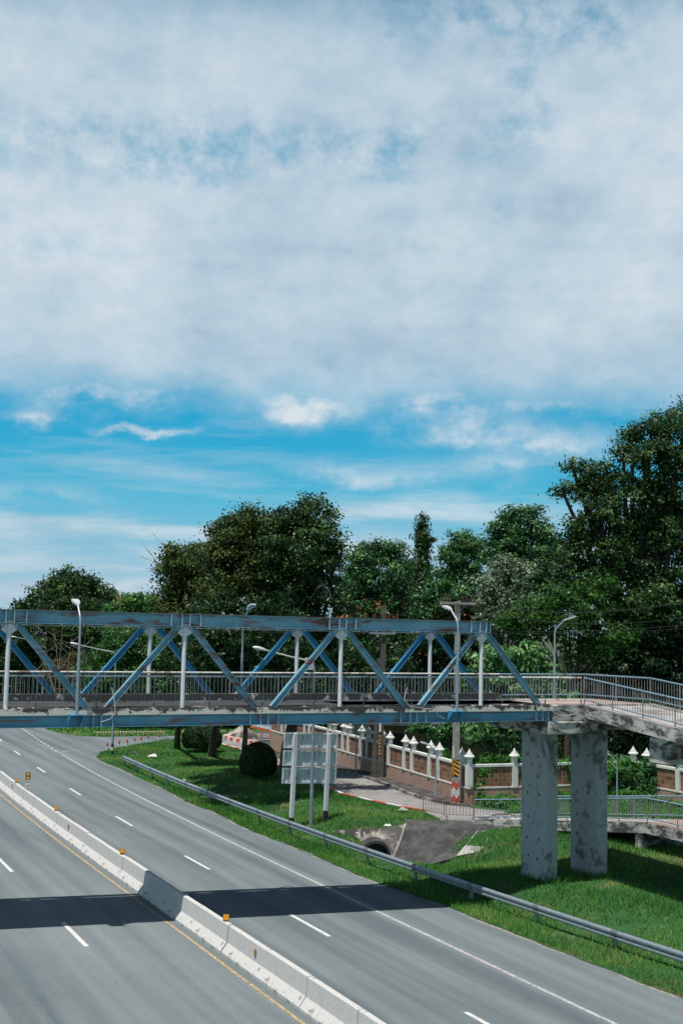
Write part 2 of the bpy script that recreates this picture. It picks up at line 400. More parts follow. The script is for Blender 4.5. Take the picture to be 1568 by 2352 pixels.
g0 = lambda x, y: G(x, y)[:2]
ribbon([g0(135, 1729), g0(160, 1724.5), g0(198, 1722.5)], .14, .008).build('edge_line', 'marking_worn', road)
ribbon([g0(58, 1681), g0(90, 1684.5), g0(125, 1686.5)], .14, .008).build('edge_line', 'marking_worn', road)
def dash(pa, pb, w=.15): ribbon([pa, pb], w, .007).build('lane_dash', 'marking_white', road)
for u0, vs0 in ((-1.05, [-2.1+11.9*k for k in range(-4, 9)]), (-8.75, [-1.8+12.2*k for k in range(-4, 6)])):
    for v in vs0: dash(uvw(u0+cv(v), v), uvw(u0+cv(v+3.3), v+3.3))
P_ = [(43, 1672), (67.6, 1689), (95.6, 1705.5), (131.8, 1726)]
for k in range(11):
    v = 60.6 + k*2.05; dash(uvw(2.2+cv(v), v), uvw(2.2+cv(v+1.0), v+1.0))
v = 84.; ribbon(cl(2.3, 83.5, 112), .15, .006).build('edge_line', 'marking_worn', road)
# lane behind the island (concrete) and paved pad in front of the barricades
kerb_px = [(508, 1711), (552, 1723), (600, 1742), (650, 1765), (690, 1783), (730, 1800.6), (786, 1827), (855, 1843.6), (921, 1857), (970, 1865)]
kerb = [G(*p)[:2] for p in kerb_px]
wallC = np.array([7.26, 70.9]); wallM = np.array([0, 92.6]); wallE = np.array([-5.4, 108.])
lane_right = [G(*p)[:2] for p in [(1028, 1850), (971, 1838), (938, 1827), (905, 1813), (861, 1796)]]
lane_poly = kerb + [G(1015, 1888)[:2], G(1100, 1893)[:2], G(1200, 1893)[:2], G(1215, 1880)[:2], G(1170, 1864)[:2], G(1100, 1857)[:2]] + lane_right + [wallM+(-1.6, 0), wallE+(-2., -2), wallE+(-3, 14), G(520, 1700)[:2]]
lane = sheet('side_lane', lane_poly, .03, 1.5, 'lane_concrete'); struct(lane)
bed_poly = [p+(0, 0) for p in lane_right[::-1]][0:0] + [wallM+(-1.6, 0)] + lane_right[::-1] + [G(1075, 1855)[:2], wallC+(-.1, .1), wallM+(-.1, 0)]
struct(sheet('planting_strip', bed_poly, .10, 1.2, 'dark_concrete'))
mk = MB(); lr = [wallM+(-1.6, 0)] + lane_right[::-1]
for a, b in zip(lr[:-1], lr[1:]):
    mk.beam((*a, float(hb(*a))+.10), (*b, float(hb(*b))+.10), .16, .2)
tag(mk.build('kerb', 'weathered_concrete'), 'broken mouldy kerb running along the foot of the brown tiled wall', 'kerb')
# grass surfaces
edge_px = [(222, 1739), (237, 1750), (283.5, 1768), (329.6, 1793), (382, 1814), (428, 1842), (478, 1860), (517, 1877), (558, 1901), (624, 1927), (710, 1959), (756, 1981), (867, 2029), (1020.6, 2080), (1123, 2124), (1226, 2162), (1379.5, 2224), (1568, 2293)]
edge = [G(*p)[:2] for p in edge_px]
# a slightly ragged asphalt edge
ee = []
for a, b in zip(edge[:-1], edge[1:]):
    k = max(1, int(np.linalg.norm(b-a)/.8))
    for j in range(k): ee.append(a+(b-a)*j/k + AC*random.uniform(-.09, .09))
ee.append(edge[-1]); edge = ee
dm = MB()
for i in range(len(edge)-1):
    a, b = edge[i], edge[i+1]; w0 = random.uniform(.05, .3); w1_ = random.uniform(.05, .3)
    za, zb_ = [float(plane(uv(*q)[0]))+.005 for q in (a, b)]
    if random.random() < .35: continue
    dm.add([(*(a-AC*w0), za), (*(a+AC*.15), za), (*(b+AC*.15), zb_), (*(b-AC*w0), zb_)], [(0, 1, 2, 3)])
struct(dm.build('dusty_shoulder', 'dust'))
isl_top = [G(*p)[:2] for p in [(480, 1706), (418, 1699.5), (377, 1700), (347.5, 1705.6), (303.5, 1711.6), (260, 1720), (230, 1729)]]
bank_poly = edge + [uvw(6.2, -60), uvw(40, -60), uvw(40, 9), uvw(24, 11), G(1215, 1893)[:2], G(1100, 1895)[:2], G(1015, 1890)[:2]] + kerb[::-1] + isl_top
bank = sheet('grass_bank', bank_poly, .03, .8, 'lawn_soil'); struct(bank)
yard_poly = [G(1080, 1857)[:2], G(1100, 1859)[:2], G(1170, 1866)[:2], G(1222, 1884)[:2], uvw(24, 11.5), uvw(40, 9.5), uvw(60, 20), uvw(60, 90), wallE+(2, 40), wallE, wallM, wallC]
yard = sheet('garden_ground', yard_poly, .04, 2., 'lawn_soil'); struct(yard)
fv = [G(*p)[:2] for p in [(92, 1665), (110, 1676), (140, 1684), (185, 1691), (240, 1692.5), (330, 1691), (520, 1689)]]
fverge = sheet('far_verge', fv + [uvw(40, 84), uvw(40, 140), uvw(12, 140)], .03, 3., 'lawn_soil'); struct(fverge)
lv = sheet('left_verge', [uvw(-16.3, -60), uvw(-13.5, 60), uvw(-11, 120), uvw(-60, 120), uvw(-60, -60)], .03, 6., 'lawn_soil', lambda X, Y: float(plane(-15)), .2); struct(lv)
lawn2 = sheet('far_lawn', [(-60, 150), (-28, 150), (-24, 260), (-110, 260)], .1, 20., 'lawn_soil', lambda X, Y: .3+(Y-150)*.012, .3); struct(lawn2)
# painted kerb round the island
kt = thing('painted_kerb', 'concrete kerb with red and white painted top along the grass island', 'kerb', (*kerb[4], 0))
off = np.array([*kerb[4], 0])
mc, mr, mw = MB(), MB(), MB()
acc = 0.
for a, b in zip(kerb[:-1], kerb[1:]):
    Ld = np.linalg.norm(b-a); k = max(1, round(Ld/1.35))
    for j in range(k):
        p = a+(b-a)*j/k; q = a+(b-a)*(j+1)/k
        P = (p[0]-off[0], p[1]-off[1], float(hb(*p))); Q = (q[0]-off[0], q[1]-off[1], float(hb(*q)))
        mc.beam((P[0], P[1], P[2]-.08), (Q[0], Q[1], Q[2]-.08), .20, .36)
        (mr if acc % 2 else mw).beam((P[0], P[1], P[2]+.118), (Q[0], Q[1], Q[2]+.118), .206, .04); acc += 1
mc.build('kerb_body', 'weathered_concrete', kt); mr.build('red_paint', 'kerb_red', kt); mw.build('white_paint', 'kerb_white', kt)
# ------------------------------------------------------------------ median barrier
def barrier_block(striped=False):
    t = thing('concrete_barrier', 'white precast concrete barrier section in the plain run of the median', 'barrier', group='sections of the median barrier')
    prof = [(-.30, -.25), (.30, -.25), (.30, .08), (.12, .33), (.085, .80), (.06, .82), (-.06, .82), (-.085, .80), (-.12, .33), (-.30, .08)]
    m = MB(); L_ = 2.98
    for k in range(3):
        y0 = -L_/2 + k*L_/3 + .003; y1 = -L_/2 + (k+1)*L_/3 - .003
        m.sweep(prof, (0, y0, 0), (0, y1, 0))
        if k < 2: m.sweep([(p*.95, q*.985) for p, q in prof], (0, y1, 0), (0, y1+.012, 0))
    m.build('body', 'barrier_concrete', t)
    return t
blk = barrier_block(); first = True
v = -26.
nblk = 0
while v < 46:
    o = blk if first else dup(blk); first = False
    u = -4.87+cv(v); p = uvw(u, v); d = .00116*max(v-12, 0)
    o.location = (p[0]+random.uniform(-.012, .012), p[1], float(plane(u))+random.uniform(-.012, .012)); o.rotation_euler = (0, 0, R(24.3)-d+random.uniform(-.004, .004))
    if v > 37.5:
        for k in range(4):
            mm = MB(); y0 = -1.45+k*.72
            pr = [(-.302, -.1), (-.302, .081), (-.122, .331), (-.087, .802), (-.062, .822), (.062, .822), (.087, .802), (.122, .331), (.302, .081), (.302, -.1)]
            vs1 = [(x*1.01, y0+(.30 if z < .3 else 0)*1., z+.003) for x, z in pr] + [(x*1.01, y0+.34+(.30 if z < .3 else 0), z+.003) for x, z in pr]
            mm.add(vs1, [(i, i+1, 11+i, 10+i) for i in range(9)]); mm.build('black_stripe', 'black_paint', o)
        o['label'] = 'barrier section with slanting black stripes at the far end of the median'
        o['group'] = 'striped sections of the median barrier'
    v += 3.0
def onbar(x, y, z=1.0): q = atZ(x, y, z); u_, v_ = uv(q[0], q[1]); return v_
refl = [(43.8, 1792, 'smallest yellow square reflector on the barrier top, beside the two-light sign'), (134.5, 1856, 'yellow square reflector on the barrier top, second from the striped end'), (277.9, 1955, 'yellow square reflector on the barrier top just before the bridge shadow'), (513.7, 2107.5, 'largest and nearest yellow square reflector on the median barrier top')]
pr_ = None
for x, y, lb in refl:
    v_ = onbar(x, y, 1.08); u_ = -4.87+cv(v_); p = uvw(u_, v_); z = float(plane(u_))+.82
    if pr_ is None:
        t = thing('reflector_marker', lb, 'reflector', group='yellow reflectors along the top of the barrier')
        MB().box(-.085, .085, -.012, .012, .03, .20, .004).build('reflector', 'reflector_orange', t)
        MB().box(-.095, .095, .013, .028, .0, .21).box(-.06, .06, -.06, .013, -.0, .02).build('bracket', 'black_paint', t); pr_ = t
    else: t = dup(pr_)
    t['label'] = lb; t.location = (p[0], p[1], z); t.rotation_euler = (0, 0, R(6))
for x, y, lb in ((36, 1804.5, 'small amber side reflector on the barrier face near its striped end'), (162, 1898, 'small amber side reflector on the barrier face in the middle of the median'), (580, 2188, 'small amber side reflector on the barrier face nearest the viewer')):
    q = atZ(x, y, .72); v_ = uv(q[0], q[1])[1]; u_ = -4.87+cv(v_)-.10; p = uvw(u_, v_)
    t = thing('side_reflector', lb, 'reflector', (p[0], p[1], float(plane(u_))+.50), R(24.3), 'amber reflectors on the barrier face')
    MB().box(-.045, -.004, -.045, .045, .0, .16, .003).build('plate', 'reflector_amber', t)
    MB().box(-.03, .02, -.012, .012, -.06, .0).build('clip', 'rust_steel', t)
# little sign with two lights
v_ = onbar(77, 1815, .97); u_ = -4.87+cv(v_); p = uvw(u_, v_)
t = thing('warning_sign', 'small sign with two yellow discs above number plates on the barrier', 'sign', (p[0], p[1], float(plane(u_))+.82), R(8))
MB().tube([(0, .02, 0), (0, .02, .9)], .02, 6).build('post', 'galvanised', t)
MB().box(-.12, .12, -.012, .004, .56, .96).build('black_plate', 'black_paint', t)
for z in (.66, .86):
    mm = MB(); nn = 16; mm.add([(.082*math.cos(2*math.pi*i/nn), -.018, z+.082*math.sin(2*math.pi*i/nn)) for i in range(nn)] + [(.082*math.cos(2*math.pi*i/nn), -.012, z+.082*math.sin(2*math.pi*i/nn)) for i in range(nn)], [tuple(range(nn))]+[(i, i+nn, (i+1) % nn+nn, (i+1) % nn) for i in range(nn)])
    mm.build('yellow_disc', 'reflector_orange', t)
def text(body, size, loc, rot, mat, parent, name, ext=.002, align='CENTER'):
    c = bpy.data.curves.new(name, 'FONT'); c.body = body; c.size = size; c.extrude = ext; c.align_x = align; c.align_y = 'CENTER'
    o = bpy.data.objects.new(name, c); col.objects.link(o); dg = bpy.context.evaluated_depsgraph_get(); dg.update()
    me = bpy.data.meshes.new_from_object(o.evaluated_get(dg)); bpy.data.objects.remove(o)
    me.materials.clear(); me.materials.append(MATS[mat]); o2 = bpy.data.objects.new(name, me); col.objects.link(o2); o2.parent = parent
    o2.location = loc; o2.rotation_euler = rot; return o2
pl = MB().box(-.10, .10, -.012, .004, .36, .54).build('number_plate', 'plastic_white', t); text('90', .18, (0, -.014, .45), (R(90), 0, 0), 'black_paint', pl, 'number')
pl = MB().box(-.12, .12, -.012, .004, .16, .34).build('number_plate', 'plastic_white', t); text('500', .15, (0, -.014, .25), (R(90), 0, 0), 'black_paint', pl, 'number')
# ------------------------------------------------------------------ guardrail
gp = [(286.8, 1738), (366, 1769), (441.8, 1799.5), (517, 1830), (598, 1862), (667, 1886), (753, 1915.5), (855, 1952), (954, 1983), (1118, 2039), (1284.7, 2101), (1492, 2160), (1568, 2184)]
GU = []
for x, y in gp:
    z = .5
    for _ in range(8):
        q = atZ(x, y, z+.0); u_, v_ = uv(q[0], q[1]); z = float(plane(u_)) + .76
    GU.append((v_, u_))
GU.sort(); gv = np.array([a for a, b in GU]); gu = np.array([b for a, b in GU]); cf = np.polyfit(gv, gu, 2)
def gpt(v, dz=0.):
    vv = min(max(v, -14), 52); u = np.polyval(cf, vv); p = uvw(u, v); return np.array([p[0], p[1], float(plane(u))+dz])
gt = thing('guardrail', 'long galvanised corrugated steel crash barrier along the grass edge of the road', 'guardrail', gpt(20))
o0 = gpt(20)
wprof = [(.0, -.155), (.03, -.145), (.075, -.10), (.075, -.055), (.0, -.015), (.0, .015), (.075, .055), (.075, .10), (.03, .145), (.0, .155)]
top_v = 49.8; v = top_v; mr = MB(); mj = MB(); k = 0
while v > -26:
    a = gpt(v, .60)-o0; b = gpt(v-4., .60)-o0
    jit = random.uniform(-.012, .012); b = b+(0, 0, jit*0)
    a = Vector(a); b = Vector(b); d = (b-a).normalized(); sd = Vector((0, 0, 1)).cross(d).normalized()*-1
    out = Vector((*(-AC), 0)).normalized()
    sgn = 1.
    prof = [(p, q) for p, q in wprof] + [(p-.012, q) for p, q in reversed(wprof)]
    vs1 = [a + out*p + Vector((0, 0, q)) for p, q in prof] + [b - d*(-.05) + out*(p-.004) + Vector((0, 0, q)) for p, q in prof]
    n = len(prof); mr.add(vs1, [(i, (i+1) % n, n+(i+1) % n, n+i) for i in range(n)] + [tuple(range(n-1, -1, -1)), tuple(range(n, 2*n))])
    c = a
    mj.beam(c + d*.12 + out*.082, c + d*.12 + out*.083 + Vector((0, 0, .001)), .3, .3) if False else None
    g = gpt(v, 0.)-o0
    po_ = MB().box(-.05, .05, -.07, .07, -.35, .62).build('post', 'galvanised', gt); po_.location = (g[0]+AC[0]*.10, g[1]+AC[1]*.10, g[2]); po_.rotation_euler = (0, 0, R(24.3))
    bk = a + d*.02; vs2 = [bk + d*e_ + out*(p+.006) + Vector((0, 0, q*1.01)) for e_ in (-.06, .22) for p, q in wprof]; MB().add(vs2, [(i, i+1, 11+i, 10+i) for i in range(9)]).build('splice_plate', 'rail_joint', gt)
    v -= 4.; k += 1
mr.build('rail', 'galvanised', gt)
for o in gt.children:
    if o.name.startswith('rail'): o['label'] = 'corrugated galvanised rail'
#PART3
# ------------------------------------------------------------------ railings (used by footbridge and ramps)
def railing(parent, path, zt=.98, zb=.16, top='rail_paint', bal='baluster_paint', pitch=1.9, step=.15, rt=.034):
    rm = MB(); bm_ = MB(); pts = [Vector(p) for p in path]
    rm.tube([p+Vector((0, 0, zt)) for p in pts], rt, 8); rm.tube([p+Vector((0, 0, zb)) for p in pts], rt*.8, 8)
    r = rm.build('railing', top, parent, True)
    for a, b in zip(pts[:-1], pts[1:]):
        Ld = (b-a).length; k = max(1, round(Ld/pitch))
        for j in range(k):
            p = a+(b-a)*(j/k)
            MB().tube([p+Vector((0, 0, -.02)), p+Vector((0, 0, zt))], .026, 6).build('railing_post', bal, r)
            n = max(2, round(Ld/k/step))
            for i in range(1, n):
                q = a+(b-a)*((j+i/n)/k); bm_.tube([q+Vector((0, 0, zb)), q+Vector((0, 0, zt))], .011, 5, False)
    MB().tube([pts[-1]+Vector((0, 0, -.02)), pts[-1]+Vector((0, 0, zt))], .026, 6).build('railing_post', bal, r)
    bm_.build('baluster_row', bal, r)
    return r
# ------------------------------------------------------------------ steel truss footbridge (local frame: x along, y across away from the viewer)
br = thing('truss_footbridge', 'blue steel truss footbridge with peeling paint spanning the highway', 'footbridge', (*B0, 0), PH)
SL = -31.2; KS = range(-5, 2)
for side, n in ((0, 0.), (1, BW)):
    steel_ = 'blue_steel' if side == 0 else 'bright_blue_steel'
    c = MB().ibeam((SL+2.6, n, 9.925), (5.97, n, 9.925), .28, .41)
    for k in KS:
        for ds in (-.5, -.13, .13, .5):
            if k*PN+ds > 5.9: continue
            for sg in ((-1, 1) if side else (1,)): c.box(k*PN+ds-.008, k*PN+ds+.008, n+sg*.012, n+sg*.137, 9.742, 10.108) if sg > 0 else c.box(k*PN+ds-.008, k*PN+ds+.008, n-.137, n-.012, 9.742, 10.108)
    if side == 0:
        for k in KS:
            for ds in (-.5, -.13, .13, .5):
                if k*PN+ds > 5.9: continue
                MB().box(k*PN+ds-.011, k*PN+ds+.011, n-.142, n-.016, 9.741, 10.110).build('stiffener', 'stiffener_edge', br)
        MB().box(SL+2.6, 5.97, n-.146, n+.146, 10.132, 10.142).build('worn_top_flange', 'worn_flange', br)
    c.box(5.955, 5.972, n-.138, n+.138, 9.722, 10.128)
    c.build('top_chord', steel_, br)
    g = MB().ibeam((SL, n, 6.705), (8.67, n, 6.705), .30, .37)
    for k in list(KS)+[2]:
        for ds in (-.5, -.13, .13, .5):
            s = k*PN-PN/2+ds
            if s > 8.3: s -= .1
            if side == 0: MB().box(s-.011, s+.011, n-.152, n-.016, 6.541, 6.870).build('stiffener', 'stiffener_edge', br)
            g.box(s-.008, s+.008, n+.012, n+.147, 6.542, 6.868)
    g.build('bottom_girder', 'girder_steel' if side == 0 else 'bright_blue_steel', br)
    for k in KS:
        for sg in (-1, 1):
            MB().ibeam((k*PN+sg*.20, n, 9.74), (k*PN+sg*2.52, n, 7.08), .18, .18, .016).build('diagonal', steel_, br)
        p = MB().tube([(k*PN, n, 7.09), (k*PN, n, 9.70)], .072, 12).build('post', 'white_paint', br, True)
        oc = [(k*PN+.27*math.cos(R(22.5+45*i)), 9.60+.21*math.sin(R(22.5+45*i))) for i in range(8)]
        MB().add([(x, n-.012, z) for x, z in oc] + [(x, n+.012, z) for x, z in oc], [tuple(range(8)), tuple(range(15, 7, -1))]+[(i, 8+i, 8+(i+1) % 8, (i+1) % 8) for i in range(8)]).build('gusset_plate', 'white_paint', p)
    # conduit clipped under the chord
    cd = MB()
    for k in list(KS)[:-1]:
        a = k*PN+.55; b = (k+1)*PN-.5
        yy = n-.10 if side == 0 else n-.12
        cd.tube([(a, yy, 9.675), ((a+b)/2, yy, 9.665), (b, yy, 9.675)], .014, 6)
        for j in range(6): x = a+(b-a)*(j+.5)/6; cd.box(x-.012, x+.012, yy-.02, yy+.02, 9.67, 9.72)
    cd.build('conduit', 'cable_grey' if side == 0 else 'white_paint', br)
for k in range(-12, 4):                     # cross beams under the deck and portal ties between the chords
    s = k*PN/2-PN/2
    if SL+.5 < s < 8.4: MB().ibeam((s, .15, 6.74), (s, BW-.15, 6.74), .16, .26).build('cross_beam', 'bright_blue_steel', br)
dk = MB().box(SL, 8.66, -.19, BW+.19, 6.895, 7.10)
dk.build('deck_slab', 'mouldy_concrete', br)
MB().box(SL, 8.66, .02, .42, 7.103, 7.13).box(SL, 8.66, BW-.45, BW-.05, 7.103, 7.36).build('kerb_strip', 'mouldy_concrete', br)
MB().box(SL, 8.66, .44, BW-.47, 7.103, 7.108).build('walking_surface', 'dark_floor', br)
railing(br, [(SL, .30, 7.12), (8.66, .30, 7.12)])
railing(br, [(SL, BW-.28, 7.12), (8.66, BW-.28, 7.12)])
b_ = MB().box(-6.55-.12, -6.55+.12, 0, .22, 0, .42); bx = MB().box(-.13, .13, -.32, -.10, 0, .44, .01).build('junction_box', 'board_white', br); bx.location = (.42, BW, 8.22)
# loose grey hoses on the near face
tag(MB().tube([bw(-8.05, -.12, 7.75), bw(-7.98, -.26, 7.3), bw(-7.96, -.30, 7.0), bw(-8.1, -.30, 6.78), bw(-8.4, -.25, 6.68)], .015, 6).build('cable', 'cable_grey', None, True), 'grey hose dangling beside the left lamp bracket on the bridge edge', 'cable')
tag(MB().tube([bw(2.55, -.12, 7.75), bw(2.4, -.2, 7.35), bw(2.6, -.28, 7.1), bw(3.2, -.26, 7.02), bw(3.6, -.26, 7.0), bw(3.75, -.28, 6.75), bw(4.0, -.25, 6.66)], .015, 6).build('cable', 'cable_grey', None, True), 'grey hose looping down beside the right lamp bracket on the bridge edge', 'cable')
tag(MB().tube([bw(8.0, -.05, 7.25), bw(8.5, -.22, 6.95), bw(8.95, -.24, 6.72), bw(9.3, -.24, 6.72), bw(9.7, -.24, 6.78), bw(9.9, -.24, 6.66), bw(10.3, -.24, 6.44), bw(10.8, -.2, 6.40)], .018, 6).build('cable', 'cable_grey', None, True), 'grey cable hanging in loops across the concrete pier head', 'cable')
# ------------------------------------------------------------------ pier, landing and upper ramp
s1, _, _z = onN(1252, 2020, 1.08); s2 = onN(1368, 1996, 1.08)[0]
pz = float(hb(*bw(s1, 1.9)[:2]))
pier = thing('bridge_pier', 'mouldy concrete pier head carrying the bridge end on two stained pillars', 'pier', (*bw(s1, 1.9)[:2], pz), PH)
po = np.array([s1, 1.9, pz])
def loc(*p): return tuple(np.array(p)-po)
def lbox(mm, s0, s1_, n0, n1, z0, z1, bev=0.): return mm.box(s0-po[0], s1_-po[0], n0-po[1], n1-po[1], z0-po[2], z1-po[2], bev)
for k, ss in enumerate((s1, s2)):
    gz_ = float(hb(*bw(ss, 1.9)[:2]))
    pm = MB(); lbox(pm, ss, ss+.56, 1.08, 2.80, gz_-.5, 6.2, .05)
    o = pm.build('pillar', 'pillar_concrete', pier)
    # shallow formwork holes
    hm = MB(); rr = random.Random(5+k)
    for z in (5.0, 3.55, 2.7, 1.9, 1.2):
        for nn in (1.6, 2.3):
            if rr.random() < .8:
                zz = z+rr.uniform(-.05, .05); x = ss-.003; q = nn+rr.uniform(-.06, .06)
                hm.add([(x-po[0], q+.05*math.cos(a)-po[1], zz+.07*math.sin(a)-po[2]) for a in [i*math.pi/4 for i in range(8)]], [tuple(range(8))])
    hm.build('tie_hole_marks', 'black_paint', o)
cm = MB(); lbox(cm, 8.50, 10.75, -.18, 4.05, 6.02, 6.50, .04); cm.build('pier_cap', 'ramp_concrete', pier)
cm = MB(); lbox(cm, 8.70, 10.7, -.16, 4.0, 6.503, 7.10, .02); cm.build('pier_cap_top', 'ramp_concrete', pier)
cm = MB(); lbox(cm, 10.76, 13.3, .3, 3.9, 6.1, 6.62, .03); cm.build('rear_crosshead', 'ramp_concrete', pier)
SR0, SR1 = 10.25, 13.35
sl = .093
rp_ = thing('upper_ramp', 'stained concrete ramp with blue grey railings sloping down from the bridge landing', 'ramp', (*bw(SR0, 0)[:2], 0), PH)
ro = (SR0, 0, 0)
def rbox(n0, n1, z0, z1, x0=0., x1=SR1-SR0): return MB().box(x0, x1, n0, n1, z0, z1)
MB().box(10.76-SR0, SR1-SR0+.1, -.05, 3.95, 6.66, 7.10).build('landing_slab', 'ramp_concrete', rp_)
LR = 24.
m = MB(); x0, x1 = -.12, SR1-SR0+.12
def slope(x0, x1, zt, th, n0=0., n1=-LR, s_=sl): return MB().add([(x0, n0, zt-th), (x1, n0, zt-th), (x1, n1, zt-th+s_*n1), (x0, n1, zt-th+s_*n1), (x0, n0, zt), (x1, n0, zt), (x1, n1, zt+s_*n1), (x0, n1, zt+s_*n1)],
    [(0, 1, 2, 3), (7, 6, 5, 4), (4, 5, 1, 0), (6, 7, 3, 2), (5, 6, 2, 1), (7, 4, 0, 3)])
slope(x0, x1, 7.05, .42, -.052).build('ramp_slab', 'ramp_concrete', rp_)
slope(x0+.005, x0+.25, 7.13, .075, -.055).build('edge_kerb', 'floor_concrete', rp_)
slope(x1-.25, x1-.005, 7.13, .075, -.055).build('edge_kerb', 'floor_concrete', rp_)
slope(x0+.26, x1-.26, 7.056, .003, -.055).build('walking_surface', 'floor_concrete', rp_)
MB().box(.5-SR0+10.76-10.76+.02, SR1-SR0-.1, .1, 3.8, 7.102, 7.108).build('landing_floor', 'pink_floor', rp_)
railing(rp_, [(8.66-SR0, .30, 7.12), (-.05, .16, 7.12)])
railing(rp_, [(.02, .05, 7.12), (.02, -LR, 7.12-sl*LR)], top='blue_rail', pitch=1.75)
railing(rp_, [(8.66-SR0, BW-.28, 7.12), (12.9-SR0, BW-.1, 7.12), (SR1-SR0, 0, 7.12), (SR1-SR0, -LR, 7.12-sl*LR)], top='blue_rail', pitch=1.75)
# cross head under the ramp, further down
for nc in (-4.3, -17.):
    zt = 7.05-.42+sl*nc-.05
    MB().box(.1, SR1-SR0+.6, nc-.45, nc+.65, zt-.85, zt).build('crosshead', 'ramp_concrete', rp_)
    q = bw(SR0+2.2, nc+.1); MB().box(1.6, 2.6, nc-.3, nc+.5, float(hb(q[0], q[1]))-.4, zt-.86).build('support_pillar', 'pillar_concrete', rp_)
# ------------------------------------------------------------------ lower ramp
K = np.array([9.0, 62.6]); ks, kn = float((K-B0) @ EV), float((K-B0) @ NV)
A_ = np.array([6.7, 63.5]); as_, an = float((A_-B0) @ EV), float((A_-B0) @ NV)
lr_ = thing('lower_ramp', 'low stained concrete ramp with blue railings rising behind the pillars', 'ramp', (*K, 0), PH)
z0, z1, z2 = .62, .80, 2.0
def seg(a, b, w_, za, zb_, th, name, mat, top=0):   # slab from a to b (local), width to +x side
    d = np.array(b)-np.array(a); d = d/np.linalg.norm(d); s_ = np.array([-d[1], d[0]])
    P = [a, b, tuple(np.array(b)+s_*w_), tuple(np.array(a)+s_*w_)]
    return MB().add([(*P[0], za-th), (*P[1], zb_-th), (*P[2], zb_-th), (*P[3], za-th), (*P[0], za), (*P[1], zb_), (*P[2], zb_), (*P[3], za)],
        [(3, 2, 1, 0), (4, 5, 6, 7), (0, 1, 5, 4), (1, 2, 6, 5), (2, 3, 7, 6), (3, 0, 4, 7)]).build(name, mat, lr_)
a0 = (as_-ks, an-kn); k0 = (0., 0.); l0 = (0., -9.2); l1 = (0., -30.)
seg(a0, k0, 2.6, z0, z1, .30, 'ramp_slab', 'ramp_concrete'); seg(k0, l0, 2.7, z1-.004, z2, .45, 'ramp_slab', 'ramp_concrete'); seg(l0, l1, 2.7, z2-.004, z2+.02, .45, 'ramp_slab', 'ramp_concrete')
seg((.02, -.3), (.02, -9.2), 2.6, z1+.045, z2+.005, .004, 'walking_surface', 'floor_concrete'); seg((.02, -9.25), (.02, -30), 2.6, z2+.012, z2+.028, .004, 'walking_surface', 'pink_floor')
railing(lr_, [(a0[0]+.1, a0[1], z0), (-.1, .05, z1), (.08, -9.2, z2), (.08, -30, z2+.02)], top='blue_rail')
railing(lr_, [(2.3, .5, z1), (2.6, -9.2, z2), (2.6, -30, z2+.02)], top='blue_rail')
for nc in (-8.6, -20.): 
    q = B0 + (ks+1)*EV + (kn+nc)*NV; MB().box(.05, 2.5, nc-.16, nc+.16, float(hb(*q))-.4, z2-.5).build('support_wall', 'ramp_concrete', lr_)
